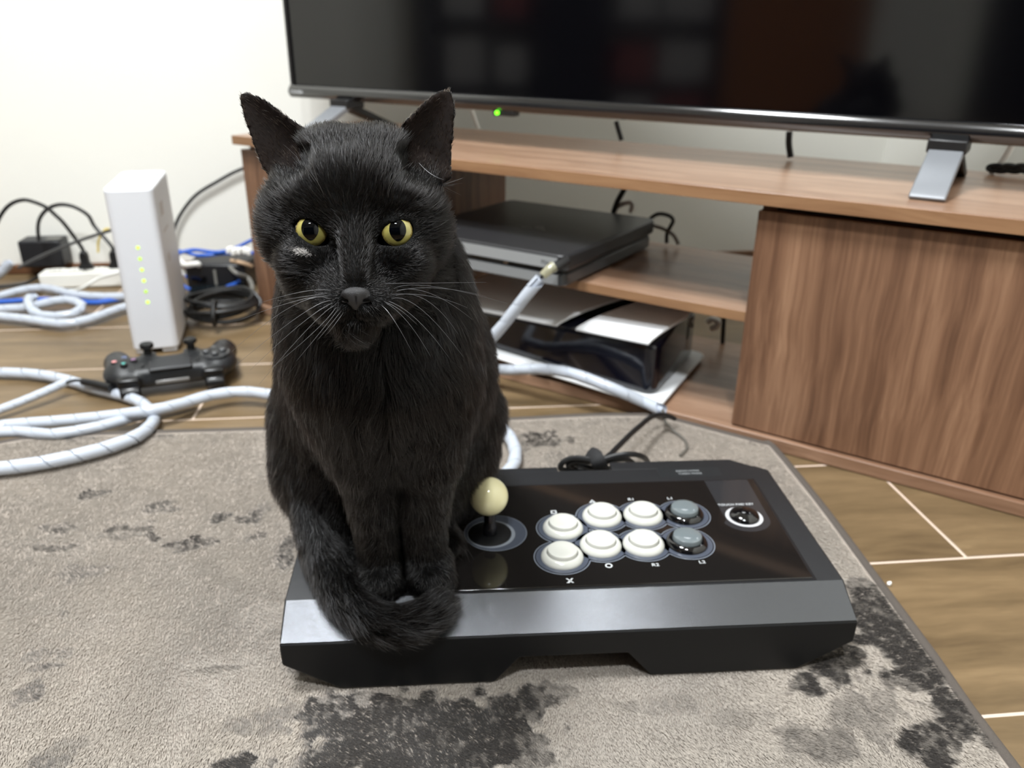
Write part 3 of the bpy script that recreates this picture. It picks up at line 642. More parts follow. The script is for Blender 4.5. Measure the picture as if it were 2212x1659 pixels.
# loops in front of the power strip
wrapped('wrapped_cable', 'white spiral-wrapped cable in a small coil left of the white router',
        P([(-50, 672, .01), (0, 668, .01), (60, 664, .012), (110, 652, .02), (150, 648, .024), (178, 660, .02), (170, 674, .014), (130, 683, .012), (85, 680, .012), (65, 665, .02), (62, 645, .026), (80, 640, .026)]), .0078)
wrapped('wrapped_cable', 'white spiral-wrapped cable running in front of the white power strip',
        P([(-50, 652, .01), (0, 640, .01), (50, 626, .012), (100, 622, .014), (160, 636, .014), (220, 641, .012), (290, 640, .012)]), .0075)
wrapped('wrapped_cable', 'white spiral-wrapped cable dipping across the floor up to the white router',
        P([(-50, 680, .01), (0, 684, .012), (60, 690, .012), (110, 698, .012), (150, 699, .012), (200, 688, .012), (250, 670, .012), (300, 655, .012)]), .0078)
tag(wire('network_cable', P([(-40, 655, .006), (20, 651, .006), (60, 648, .006), (110, 647, .006), (170, 651, .006), (210, 653, .006), (270, 645, .007), (320, 640, .007)]), .0047, M_blue), 'thick blue network cable on the floor behind the white coil', 'cable')

# power strip with two plugs, a power brick and its cords
M_ws = mat('white_plastic', (240, 239, 232), .45)
s0 = atz(88, 626, 0); s1 = atz(262, 620, 0); dv = (s1 - s0); az = math.atan2(dv.y, dv.x); LN = dv.length + .05
ps = thing('power_strip', 'white power strip on the floor below the black plugs', 'power strip', tuple(s0), az)
obj('housing', bx((0, 0, .0005), (LN, .04, .031)), M_ws, ps, bevel=.004)
for i in range(5): 
    x = .03 + i * .036
    so = obj('socket', bx((x - .013, .008, .0306), (x + .013, .032, .0335)), M_ws, ps, bevel=.0015)
    for dx in (-.0045, .0045): obj('slot', bx((x + dx - .001, .016, .0333), (x + dx + .001, .024, .0337)), M_cab, so)
def SP(x, y, z):
    c, s = math.cos(az), math.sin(az); return Vector((s0.x + c * x - s * y, s0.y + s * x + c * y, z))
def plug(label, x, arcpts):
    t = thing('plug', label, 'plug', tuple(SP(x, .02, .034)), az)
    obj('plug_body', prism(BM(), [(-.013, 0), (.013, 0), (.0125, .006), (.0075, .012), (.0075, .026), (.005, .034), (-.005, .034), (-.0075, .026), (-.0075, .012), (-.0125, .006)], -.007, .007, axis=1), M_cab, t, bevel=.002)
    b = SP(x, .02, .066); cpts = [b, b + Vector((-.002, 0, .012))] + arcpts
    o = obj('cord', tube(BM(), [p - SP(x, .02, .034) for p in cpts], .0036, 8, 8), M_cab, t, smooth=True); o.rotation_euler = (0, 0, -az)
    return t
def W(L, y): return [aty(px, py, y) for px, py in L]
plug('black plug on the power strip with a cord arching far left', .084, W([(140, 485), (120, 465), (100, 448), (75, 437), (50, 432), (25, 440), (5, 460), (-15, 500), (-30, 540), (-50, 590), (-80, 612)], 1.6))
plug('black plug on the power strip, the one next to the white router', .139, W([(205, 490), (190, 465), (160, 447), (130, 442), (105, 450), (88, 468), (82, 490), (84, 520)], 1.63))
ab = thing('power_adapter', 'black power brick standing against the wall behind the power strip', 'power adapter', tuple(aty(35, 590, 1.655).xy) + (.03,), R(3))
pa0 = aty(35, 522, 1.655); pa1 = aty(138, 578, 1.655)
ab.location = (pa0.x, 1.655, pa1.z); wA = pa1.x - pa0.x; hA = pa0.z - pa1.z
obj('case', bx((0, 0, 0), (wA, .05, hA)), mat('adapter_black', (30, 31, 35), .45), ab, bevel=.004)
obj('label_strip', bx((wA * .62, .012, hA), (wA * .97, .03, hA + .0004)), M_gcab, ab)
tag(wire('floor_cable', [SP(-.012, .05, .02)] + P([(85, 596, .012), (60, 610, .008), (20, 617, .006), (-40, 622, .006)]), .0032, M_cab), 'black cord lying along the wood baseboard left of the power strip', 'cable')
tag(wire('grey_cable', [aty(40, 578, 1.58), aty(90, 553, 1.58), aty(150, 528, 1.57), aty(200, 510, 1.56), aty(245, 496, 1.55)], .003, mat('dim_grey_cord', (70, 70, 70), .5)), 'thin dark grey cord stretched across the black power brick', 'cable')
wrapped('wrapped_cable', 'short white spiral-wrapped end beside the black power brick', [aty(-15, 600, 1.6), aty(0, 590, 1.6), aty(12, 578, 1.6), aty(22, 565, 1.6)], .009, .018)
tag(wire('white_cable', P([(100, 628, .006), (140, 627, .007), (170, 625, .012), (190, 615, .02), (215, 600, .03), (250, 590, .036), (280, 582, .04)]), .003, mat('clear_white_cord', (214, 214, 208), .4)), 'thin white cord crossing the front of the power strip', 'cable')
for i, (pp, lbl) in enumerate((([(212, 545), (213, 520), (225, 498), (236, 494)], 'thin yellow cord rising behind the black plug nearest the router'),)):
    tag(wire('yellow_cable', W(pp, 1.66), .0022, mat('yellow_cord', (226, 200, 92), .5)), lbl, 'cable')
tag(wire('black_cable', [aty(372, 560, 1.695), aty(372, 530, 1.698), aty(378, 490, 1.702), aty(395, 455, 1.704), aty(425, 420, 1.704), aty(470, 392, 1.704), aty(515, 368, 1.704), aty(570, 350, 1.704), aty(640, 335, 1.704)], .0032, M_cab), 'black cord arching up the white wall into the back of the console stand', 'cable')

# white router
rt = thing('router', 'tall white router with a row of green lights standing on the floor', 'router', tuple(atz(289, 768, 0)), R(9))
RWd, RDp, RH = .0675, .165, .252
M_rt = mat('router_white', (216, 218, 223), .42)
obj('body', prism(BM(), rrect(0, 0, RWd, RDp, .011, 6), .008, RH), M_rt, rt, bevel=.002)
obj('top_inset', prism(BM(), rrect(.005, .006, RWd - .005, RDp - .006, .009, 6), RH - .001, RH + .0008), mat('router_top', (176, 178, 183), .5), rt)
obj('top_rim', tube(BM(), [(x, y, RH) for x, y in rrect(.0025, .0025, RWd - .0025, RDp - .0025, .009, 6)] + [(RWd - .0025, RDp - .012, RH)], .0022, 6, 1), mat('router_rim', (244, 246, 248), .3), rt, smooth=True)
for x in (.004, RWd - .026): obj('stand_foot', bx((x, .004, .0004), (x + .022, RDp - .01, .0085)), M_rt, rt, bevel=.002)
for i in range(6):
    z = .168 - i * .0168
    o = obj('status_light', lathe(BM(), [(0, 0), (.0023, 0), (.0026, .0004), (.0026, .001), (0, .001)], (0, 0, 0), 14), mat('green_light_%d' % i, (190, 230, 90), .4, emit=(176, 240, 60), estr=(.9, .5, .9, 1.0, .35, 1.0)[i]), rt)
    o.rotation_euler = (R(90), 0, 0); o.location = (RWd * .5, .0006, z)
for z, w_, h_ in ((.205, .03, .02), (.18, .05, .004), (.135, .02, .012)):
    obj('side_marking', bx((RWd - .0002, .035, z), (RWd + .0003, .035 + w_, z + h_)), mat('faint_print', (200, 196, 194), .6), rt)

# dark devices and bundled cords between the router and the stand
nb = thing('network_box', 'black network box under blue cables beside the console stand', 'network box', tuple(atz(405, 632, 0)), R(-4))
bxw = .115
M_nb = mat('network_black', (24, 24, 27), .4)
obj('case', bx((.002, 0, .0005), (bxw, .09, .055)), M_nb, nb, bevel=.004); obj('face_plate', bx((.055, -.001, .012), (.06, .0005, .045)), M_gcab, nb); obj('port_row', bx((.012, -.001, .02), (.04, .0005, .032)), M_gblk, nb)
mb = thing('media_box', 'small dark box with a red light in front of the black network box', 'media box', tuple(atz(405, 655, 0)), R(5))
obj('case', bx((0, 0, .0005), (.1, .055, .018)), mat('dark_teal', (16, 22, 26), .25), mb, bevel=.003)
obj('red_light', lathe(BM(), [(0, -.003), (.003, -.002), (.0038, 0), (.003, .002), (0, .003)], (.066, .0, .014), 12), mat('red_led', (255, 60, 90), .4, emit=(255, 40, 80), estr=1.6), mb)
for i, (L, lb) in enumerate(((P([(372, 540, .055), (400, 545, .062), (430, 552, .065), (480, 548, .068), (520, 545, .07), (560, 548, .07)]), 'blue network cable lying across the top of the black network box'),
        (P([(372, 556, .055), (390, 546, .066), (420, 540, .07), (470, 545, .072), (510, 535, .075), (545, 518, .08)]), 'blue network cable rising from the black network box to the stand'),
        (P([(372, 590, .03), (385, 605, .022), (400, 620, .02), (425, 632, .008)]), 'short blue cable end hanging beside the router near the red light'),
        (P([(400, 598, .03), (440, 597, .028), (490, 600, .026), (515, 608, .022), (490, 620, .02)]), 'blue cable bent over the small dark box with the red light'))):
    tag(wire('network_cable', L, .0036, M_blue), lb, 'cable')
for i, (px, py) in enumerate(((492, 548), (503, 552), (515, 550), (528, 549), (538, 552))):
    p = atz(px, py, .075); t = thing('cable_plug', ('first', 'second', 'third', 'fourth', 'last')[i] + ' white cable plug from the router in the row behind the black network box', 'plug', tuple(p), R(-20 + 8 * i), 'white plugs in a row behind the network box')
    obj('plug_body', bx((-.004, 0, 0), (.004, .018, .011)), M_wc, t, bevel=.0015); obj('strain_relief', tube(BM(), [(0, .017, .005), (0, .03, .003), (.003, .045, -.006)], .0028, 8, 4), M_wc, t, smooth=True)
tag(wire('white_cable', P([(385, 560, .06), (400, 572, .055), (425, 570, .058), (432, 575, .05)]), .0055, M_wc), 'thick white plug lead in front of the black network box', 'cable')
tag(wire('white_cable', P([(380, 575, .04), (395, 588, .036), (410, 596, .03)]), .0055, M_wc), 'white plug lead beside the right side of the router', 'cable')
tag(wire('grey_cable', P([(495, 575, .05), (510, 590, .045), (535, 600, .03), (545, 620, .02), (540, 640, .015)]), .004, M_gcab), 'grey cord drooping next to the walnut stand door', 'cable')
tag(wire('beige_cable', P([(500, 563, .06), (520, 567, .06), (545, 575, .05)]), .004, mat('beige_cord', (190, 160, 130), .5)), 'beige cord end next to the walnut stand door', 'cable')
cb = thing('coiled_cord', 'large coil of black cord on the floor left of the stand', 'cable', (0, 0, 0)); cc = atz(484, 680, .012)
for k in range(7):
    rx, ry = .056 + .006 * math.sin(k * 2.1), .052 + .006 * math.cos(k * 1.7); dx, dy = .006 * math.sin(k * 3), .006 * math.cos(k * 2.2)
    pts = [cc + Vector((dx + rx * math.cos(a), dy + ry * math.sin(a), .004 + .0046 * k + .003 * math.sin(a * 2 + k))) for a in [2 * math.pi * i / 14 for i in range(15)]]
    obj('cord_loop', tube(BM(), pts, .0034, 8, 4), M_cab, cb, smooth=True)
obj('tie', tube(BM(), [cc + Vector((.0, -.066, .004)), cc + Vector((0, -.070, .02)), cc + Vector((0, -.05, .04)), cc + Vector((.002, -.03, .02))], .004, 8, 4), M_cab, cb, smooth=True)
o = obj('cord_end', tube(BM(), [cc + Vector((.058, .0, .01)), cc + Vector((.062, .01, .02)), cc + Vector((.05, .02, .034))], .0034, 8, 6), M_cab, cb, smooth=True)

# cords behind and around the stand
def QP(L): return [Q(*p) for p in L]
def qy(px, py, y):
    n = Vector((-math.sin(QA), math.cos(QA), 0)); d = ray(px, py); p = Q(0, y, 0); return ORG + d * ((p - ORG).dot(n) / d.dot(n))
def qw(name, label, pix, y, r, m): return tag(wire(name, [qy(px, py, y) for px, py in pix], r, m), label, 'cable')
qw('hanging_cable', 'black cord under the television left of centre, just right of the green light', [(1331, 262), (1336, 280), (1343, 303)], .235, .0036, M_cab)
qw('hanging_cable', 'black cord hanging under the television between green light and silver foot', [(1705, 284), (1704, 310), (1707, 334), (1708, 340)], .26, .0045, M_cab)
qw('hanging_cable', 'thin white cord under the television behind the cat ear', [(1018, 236), (1026, 258), (1034, 280)], .29, .0032, M_wc)
qw('hanging_cable', 'thin white cord right of the silver television foot', [(2186, 312), (2170, 340), (2152, 362), (2138, 374)], .29, .0042, M_wc)
tf = thing('cord_bundle', 'dark bundle of cords at the back of the stand top, right of silver foot', 'cable bundle', (0, 0, 0)); 
for i in range(6):
    cx = 2150 + i * 14; pts = [qy(cx + 16 * math.cos(a + i), 366 + 6 * math.sin(a + i) - (1 if i % 2 else 3), .285) for a in [2 * math.pi * j / 10 for j in range(11)]]
    obj('cord_loop', tube(BM(), pts, .003, 6, 3), M_cab, tf, smooth=True)
qw('loose_cable', 'black cord dropping behind the slim black console from the stand top', [(1356, 395), (1345, 415), (1334, 435), (1325, 460)], .262, .0045, M_cab)
qw('loose_cable', 'short white cord behind the slim black console', [(1330, 452), (1342, 442), (1360, 437), (1366, 443), (1362, 458)], .27, .004, M_wc)
qw('loose_cable', 'dark grey cord looping at the back right corner of the slim console', [(1395, 482), (1410, 468), (1425, 462), (1445, 466), (1454, 476), (1448, 490), (1441, 505), (1440, 525)], .262, .003, mat('charcoal_cord', (46, 46, 44), .5))
qw('loose_cable', 'light grey cord curving onto the middle shelf behind the slim console', [(1390, 484), (1410, 487), (1435, 495), (1455, 508), (1466, 528)], .262, .003, mat('light_grey_cord', (170, 168, 160), .5))
qw('loose_cable', 'black cord hanging below the middle shelf beside the walnut door', [(1564, 660), (1563, 700), (1561, 740), (1563, 770), (1572, 788), (1590, 796)], .29, .0036, M_cab)
qw('loose_cable', 'white plug lead at the back of the white console', [(1528, 695), (1540, 690), (1550, 695), (1548, 704), (1536, 710)], .27, .005, M_wc)
# spiral-wrapped charging lead plugged into the slim console
t = wrapped('charging_cable', 'white spiral-wrapped lead hanging from the slim black console down to the rug', [qy(1168, 602, -.07), qy(1148, 624, -.076), qy(1118, 662, -.08), qy(1092, 696, -.083), qy(1066, 726, -.086), qy(1040, 752, -.09), qy(1015, 785, -.11)] + P([(1000, 850, .012), (1018, 885, .012), (1050, 905, .02), (1085, 925, .0215), (1105, 950, .0225), (1114, 980, .0225), (1106, 1010, .0225), (1075, 1038, .0225), (1030, 1044, .0225)]), .0076, .03)
obj('cord_end', tube(BM(), [qy(1150, 622, -.075), qy(1172, 596, -.07), qy(1186, 582, -.064)], .0021, 8, 4), M_cab, t, smooth=True)
obj('clear_tip', tube(BM(), [qy(1172, 596, -.069), qy(1186, 583, -.062), qy(1196, 576, -.056)], lambda u: .0052 + .002 * u, 12, 4), mat('clear_tip', (216, 212, 180), .2, trans=.6), t, smooth=True)
obj('plug', tube(BM(), [qy(1192, 580, -.058), qy(1210, 570, -.046), qy(1226, 560, -.034)], .0062, 10, 3, .6), M_cab, t, smooth=True)
# spiral-wrapped lead from the stand to the rug, whose black cord ends tied up behind the arcade controller
wrapped('wrapped_cable', 'longest white spiral-wrapped cable, from the stand past the cat and gamepad',
        P([(1432, 887, .026), (1390, 868, .026)]) + [qy(x, y, l) for x, y, l in ((1330, 842, -.028), (1270, 818, -.03), (1225, 804, -.03), (1180, 798, -.03), (1130, 798, -.03), (1080, 799, -.03), (1020, 792, -.036))] +
        P([(940, 822, .012), (830, 846, .010), (720, 856, .012), (640, 858, .02), (590, 853, .02), (520, 846, .02), (450, 855, .02), (390, 873, .022), (330, 886, .026), (260, 896, .02), (180, 905, .016), (100, 912, .014), (20, 918, .014), (-60, 930, .014)]), .0075, .028)
ac = thing('controller_cable', 'black cord tied in a bundle behind the arcade controller, rising to the white sleeve', 'cable', (0, 0, 0))
obj('cord', tube(BM(), P([(1280, 1000, .055), (1310, 988, .055), (1335, 965, .055), (1362, 938, .052), (1385, 918, .048), (1405, 902, .044), (1425, 896, .038), (1445, 899, .03), (1458, 905, .024)]), .0031, 8, 8), M_cab, ac, smooth=True)
obj('cord', tube(BM(), P([(1432, 888, .028), (1434, 900, .03), (1438, 912, .026), (1455, 930, .016), (1478, 950, .013), (1484, 968, .013), (1470, 984, .014)]), .002, 8, 8), mat('grey_sheath', (96, 92, 86), .5), ac, smooth=True)
for i, L in enumerate((P([(1300, 1004, .06), (1270, 992, .066), (1235, 990, .064), (1215, 1000, .058), (1212, 1013, .05), (1240, 1016, .045), (1300, 1010, .045)]), P([(1310, 1005, .06), (1275, 997, .062), (1240, 996, .06), (1228, 1006, .052), (1255, 1012, .045), (1310, 1012, .042)]), P([(1300, 994, .055), (1330, 985, .06), (1360, 981, .062), (1385, 985, .056), (1398, 996, .042), (1396, 1010, .03)]), P([(1300, 1000, .05), (1330, 993, .054), (1355, 993, .05), (1372, 1004, .036)]), P([(1225, 998, .05), (1245, 1003, .055), (1285, 1012, .05), (1310, 1014, .045)]))):
    obj('cord_loop', tube(BM(), L, .0031, 8, 6), M_cab, ac, smooth=True)
obj('hook_strap', tube(BM(), P([(1272, 978, .068), (1285, 984, .07), (1293, 998, .066), (1300, 1012, .056), (1312, 1018, .045)]), .0075, 8, 4, .3), mat('velcro', (26, 26, 28), .8), ac, smooth=True)
cr = BM(); bmesh.ops.create_icosphere(cr, subdivisions=2, radius=.0022, matrix=Matrix.Translation(atz(1921, 1260, .002)))
for v in cr.verts: v.co += Vector((random.uniform(-.0006, .0006), random.uniform(-.0006, .0006), random.uniform(-.0004, .0004)))
tag(obj('crumb', cr, M_wc, smooth=False), 'tiny white crumb on the wood-look floor right of the rug', 'crumb')

# ================================================================ GAMEPAD
gpad = thing('gamepad', 'black wireless gamepad with coloured symbol buttons in front of the white router', 'gamepad', tuple(atz(378, 836, 0)), R(16)); gpad.scale = (1.04,) * 3
gf = Field((-.095, -.06, .0), (.095, .09, .065), .0018)
gf.rbox((0, .0, .026), (.05, .027, .014), .01, .004)
for s in (-1, 1):
    gf.ell((s * .056, .002, .0275), (.027, .0285, .0155), k=.008)
    gf.cone((s * .06, .006, .026), (s * .07, .062, .02), .0205, .0165, .010)
    gf.cone((s * .07, .062, .02), (s * .071, .07, .019), .0165, .0145, .006)
    gf.ell((s * .03, .026, .028), (.018, .018, .0135), k=.008)
    gf.rbox((s * .052, -.026, .024), (.0145, .009, .009), .006, .004)
gv, gfc = gf.mesh(); M_gp = mat('gamepad_black', (30, 31, 33), .42, bump=.15, bscale=2000)
gb = link('shell', quad_mesh('shell', gv, gfc), M_gp, gpad)
M_gp2 = mat('gamepad_dark', (18, 18, 19), .32); M_gp3 = mat('gamepad_touch', (36, 37, 40), .5)
obj('touchpad', bx((-.027, -.03, .036), (.027, .004, .0418)), M_gp3, gpad, bevel=.003)
obj('light_bar', bx((-.021, -.0292, .018), (.021, -.0262, .0235)), mat('clear_bar', (120, 118, 116), .25), gpad, bevel=.0015)
for s in (-1, 1):
    b = obj('thumbstick', lathe(BM(), [(.0095, .036), (.0105, .041), (.0055, .0435), (.005, .05), (.0088, .052), (.0092, .0555), (.0082, .0575), (.0066, .0563), (0, .0555)], (s * .0275, .027, 0), 24), M_gp2, gpad, smooth=True)
    obj('shoulder_button', bx((s * .052 - .0135, -.0375, .0255), (s * .052 + .0135, -.026, .033)), M_gp2, gpad, bevel=.003)
    obj('trigger', prism(BM(), [(-.0375, .022), (-.024, .023), (-.024, .008), (-.034, .004), (-.041, .009), (-.042, .015)], s * .052 - .0125, s * .052 + .0125, axis=0), M_gp2, gpad, bevel=.003)
ctr = (-.056, .001)
for dx, dy, c, nm in ((-.0115, 0, (226, 150, 150), 'pinkish red symbol button'), (.0115, 0, (214, 160, 210), 'pink symbol button'), (0, -.0115, (90, 205, 195), 'green symbol button'), (0, .0115, (150, 170, 225), 'blue symbol button')):
    o = obj('symbol_button', lathe(BM(), [(0, .0465), (.0042, .0463), (.0047, .0455), (.0047, .040), (0, .040)], (ctr[0] + dx, ctr[1] + dy, 0), 18), M_gp2, gpad, smooth=True); o['label'] = nm
    r_ = .0028; cx, cy = ctr[0] + dx, ctr[1] + dy; bm = BM(); z0, z1 = .0463, .04672; mcol = mat('symbol_' + nm.split()[0], c, .4)
    if dx < 0: prism(bm, sq(cx, cy, r_ * .95), z0, z1)
    elif dy < 0: prism(bm, [(cx - r_, cy + r_ * .9), (cx, cy - r_), (cx + r_, cy + r_ * .9)], z0, z1)
    elif dx > 0:
        for s in (1, -1): prism(bm, [(cx - r_, cy - s * r_ + .0006), (cx - r_ + .0008, cy - s * r_), (cx + r_, cy + s * r_ - .0006), (cx + r_ - .0008, cy + s * r_)], z0, z1)
    else: lathe(bm, [(r_ * .7, z0), (r_ * 1.05, z0), (r_ * 1.05, z1), (r_ * .7, z1), (r_ * .7, z0)], (cx, cy, 0), 18)
    obj('symbol', bm, mcol, o)
obj('direction_disc', lathe(BM(), [(0, .0435), (.0195, .043), (.0205, .041), (0, .041)], (.057, .001, 0), 28), mat('disc_grey', (48, 49, 51), .35), gpad, smooth=True)
for dx, dy in ((-.0105, 0), (.0105, 0), (0, -.0105), (0, .0105)):
    w1 = .0045; obj('direction_key', bx((.057 + dx - w1, .001 + dy - w1, .043), (.057 + dx + w1, .001 + dy + w1, .0475)), mat('key_grey', (58, 59, 61), .3), gpad, bevel=.0018)
for s in (-1, 1): obj('option_key', bx((s * .034 - .002, -.016, .0405), (s * .034 + .002, -.009, .0425)), M_gp2, gpad, bevel=.0008)

# ================================================================ CAT
M_skin = mat_fibre('cat_skin', .8, .1); M_skin.node_tree.nodes['Principled BSDF'].inputs['Sheen Weight'].default_value = 0
cat = None
CX0, CY0, CYW = 767.0, 500.0, .437
HO = aty(CX0, CY0, CYW); HD = depth(HO); S_ = HD / F
dv_ = ray(CX0, CY0).normalized(); rv_ = Vector((dv_.y, -dv_.x, 0)).normalized(); uv_ = rv_.cross(dv_).normalized()
HA = [np.array(rv_), np.array(uv_), np.array(dv_)]; HO_ = np.array(HO); PER = 1 / S_ * HD / 1.0
def hp(px, py, c):
    """head point from a picture position and a depth behind the eyes, in head units"""
    return np.array(ORG + ray(px, py) * (HD + c * S_))
RX_, RU_ = np.array(ray(1107, 829.5) - ray(1106, 829.5)) * F, np.array(ray(1106, 828.5) - ray(1106, 829.5)) * F
fld = Field((-.19, .36, .052), (.115, .74, .475), .00165)
hs = S_
def hell(px, py, c, ra, rb, rc, k=14, cut=False): fld.ell(hp(px, py, c), (ra * hs, rb * hs, rc * hs), HA, k * hs, cut)
def hcone(p, q, ra, rb, k=14): fld.cone(hp(*p), hp(*q), ra * hs, rb * hs, k * hs)
def bc(p, q, ra, rb, k=.02):
    """body limb from picture position + world Y; radii in picture pixels at that depth"""
    A = aty(*p); B = aty(*q); fld.cone(A, B, ra * depth(A) / F, rb * depth(B) / F, k)
def bz(p, q, ra, rb, k=.012):
    A = atz(*p); B = atz(*q); fld.cone(A, B, ra * depth(A) / F, rb * depth(B) / F, k)
TOPZ = .0583 + RZ + .0013
# torso, back and rump
bc((815, 640, .535), (838, 800, .585), 178, 202, .03)
bc((838, 800, .585), (836, 960, .635), 202, 204, .03)
bc((836, 960, .635), (832, 1060, .655), 204, 172, .03)
bc((812, 610, .50), (822, 760, .505), 165, 172, .03)
bc((822, 760, .505), (838, 850, .512), 172, 150, .03)
# thighs and hind feet
bc((705, 900, .605), (702, 1015, .59), 92, 84, .03); bc((702, 1015, .59), (728, 1115, .56), 74, 54, .02)
bc((1000, 900, .61), (984, 980, .605), 80, 62, .02); bc((984, 980, .605), (934, 1085, .575), 60, 40, .02)
bz((735, 1200, .088), (765, 1228, .084), 34, 26, .012); bz((955, 1150, .088), (972, 1185, .084), 26, 20, .01)
# front legs and paws
bc((762, 830, .497), (784, 985, .497), 84, 60, .02); bc((784, 985, .497), (806, 1100, .505), 60, 43, .006); bc((806, 1100, .505), (818, 1195, .513), 43, 40, .006)
bc((930, 830, .500), (926, 985, .502), 80, 60, .02); bc((926, 985, .502), (918, 1100, .508), 60, 43, .006); bc((918, 1100, .508), (920, 1190, .515), 43, 41, .006)
for x0, x1, yy in ((818, 818, 1238), (929, 931, 1232)):
    bz((x0, yy - 14, .091), (x1, yy + 14, .086), 48, 49, .003)
    for i, dx in enumerate((-37, -13, 13, 37)): bz((x1 + dx * .85, yy + 12, .087), (x1 + dx, yy + (36 if abs(dx) < 20 else 26), .0815), 18, 17, .003)
# head
hell(767, 455, 150, 190, 176, 165, 20)
for s in (-1, 1): hell(767 + s * 52, 365, 128, 85, 92, 95, 40)
for s in (-1, 1):
    hell(767 + s * 108, 492, 125, 100, 118, 110, 26); hell(767 + s * 72, 588, 92, 88, 84, 95, 26)
    hell(767 + s * 100, 440, 42, 62, 36, 52, 18); hell(767 + s * 104, 560, 45, 62, 52, 60, 20)
    hell(767 + s * 40, 655, -18, 54, 42, 50, 12)
hell(767, 430, 55, 120, 105, 90, 30)
hcone((767, 470, 18), (769, 600, -48), 42, 26, 30); hell(768, 636, -34, 40, 32, 38, 10); hell(770, 690, 8, 44, 26, 42, 12); hell(770, 640, 40, 110, 75, 80, 24)
# eyes: a ball in a lid, opened along the outline of the lids
EYE_L = [(634, 488), (637, 479), (646, 475), (660, 474), (673, 476.5), (686, 483.5), (700, 496), (709, 511), (713, 524), (708, 529), (697, 531), (682, 532), (668, 526), (655, 517), (644, 506), (637, 496)]
EYE_R = [(816, 527), (815, 516), (819, 509), (825, 498), (835, 488), (848, 480), (864, 476), (878, 476.5), (888, 482), (893, 491), (893, 502), (886, 516), (873, 528), (857, 532), (840, 531), (826, 530)]
EC = [(673.5, 499, 34), (857.5, 499.5, 34)]; ER = 41.5
for (ex, ey, ec), poly in zip(EC, (EYE_L, EYE_R)):
    hell(ex, ey, ec, ER + 6, ER + 6, ER + 6, 14)
def head_coords(X, Y, Z):
    """picture offsets at the depth of the eyes and depth behind the eyes, in head units"""
    d = [X, Y, Z - CAMH]; e = [sum(d[i] * a[i] for i in range(3)) for a in (RX_, RU_, np.array(FWD))]; k = HD / e[2]
    px = 1106 + F * e[0] / e[2]; py = 829.5 - F * e[1] / e[2]; return [(px - CX0) / k, (CY0 - py) / k, (e[2] - HD) / S_]
def persp(q): k = 1 / (1 + q[2] * S_ / HD); return q[0] * k + CX0, CY0 - q[1] * k
for (ex, ey, ec), poly in zip(EC, (EYE_L, EYE_R)):
    c = hp(ex, ey, ec); m = 60 * hs; sl, G = fld.sub(c - m, c + m); q = head_coords(*G); PX, PY = persp(q)
    d = np.maximum(poly_sd(PX, PY, poly), q[2] - (ec + 12)) * hs
    a = fld.v[sl]; fld.v[sl] = np.maximum(a, -d)
# nose wings and mouth line
for s in (-1, 1): hell(769 + s * 26, 655, -64, 9, 6, 16, 0, True)
sl, G = fld.sub(hp(770, 685, -20) - .02, hp(770, 685, -20) + .02); q = head_coords(*G); PX, PY = persp(q)
mouth = np.minimum.reduce([np.maximum(np.abs(PX - 770) - 1.8, np.abs(PY - 675) - 12)] + [np.abs(PY - (688 - .0045 * (np.abs(PX - 770) - 26) ** 2 + 3)) + np.maximum(0, np.abs(PX - 770) - 50) - 1.8])
fld.v[sl] = np.maximum(fld.v[sl], np.where(q[2] < 8, -mouth * hs, -1))
# ears: thin cupped shells
EAR_L = [(590, 392), (566, 366), (552, 330), (540, 296), (528, 262), (519, 228), (516, 208), (521, 200), (533, 199), (550, 203), (572, 213), (596, 230), (616, 246), (640, 262), (668, 282), (690, 320), (680, 380), (640, 405)]
EAR_R = [(955, 402), (977, 386), (975, 350), (979, 310), (983, 270), (984, 236), (981, 210), (975, 198), (962, 193), (946, 197), (928, 208), (908, 226), (890, 244), (872, 262), (852, 290), (842, 330), (858, 385), (900, 405)]
EARS = ((EAR_L, (517, 200), (628, 345)), (EAR_R, (977, 192), (912, 350)))
EARC = 100
def ear_mid(PX, PY, ear):
    poly, tip, base = ear; ux, uy = tip[0] - base[0], tip[1] - base[1]; L = math.hypot(ux, uy); ux /= L; uy /= L
    v = ((PX - base[0]) * ux + (PY - base[1]) * uy) / L; t = ((PX - base[0]) * -uy + (PY - base[1]) * ux)
    half = np.clip(92 * (1 - v) + 14, 14, 110); return EARC - 14 + 40 * v + 52 * (1 - np.clip(t / half, -1, 1) ** 2) * np.clip(1.1 - v, 0, 1), v, t
for ear in EARS:
    P_ = np.array([hp(x, y, EARC) for x, y in ear[0]]); sl, G = fld.sub(P_.min(0) - .03, P_.max(0) + .03); q = head_coords(*G); PX, PY = persp(q)
    cm, v, t = ear_mid(PX, PY, ear); sd = poly_sd(PX, PY, ear[0]); d = np.maximum(sd + 2, np.abs(q[2] - cm) - 6.5) * hs
    cv_ = np.maximum(sd + 7 + .3 * np.maximum(0, q[2] - 60), q[2] - (cm - 5)) * hs; fld.v[sl] = np.maximum(fld.v[sl], -cv_)
    a = fld.v[sl]; k = .004; h_ = np.clip(.5 + .5 * (a - d) / k, 0, 1); fld.v[sl] = a * (1 - h_) + d * h_ - k * h_ * (1 - h_)
for i in range(24):
    t_ = i / 23; g_ = aty(856 + 15 * t_, 985 + 235 * t_, .487 + .02 * t_); fld.ell(g_, (.0016 + .0016 * t_, .03, .012), None, 0, True)
# everything but the tail ends on the controller's top
zz = fld.ax[2][None, None, :]; fld.v = np.maximum(fld.v, (TOPZ - zz).astype(np.float32))
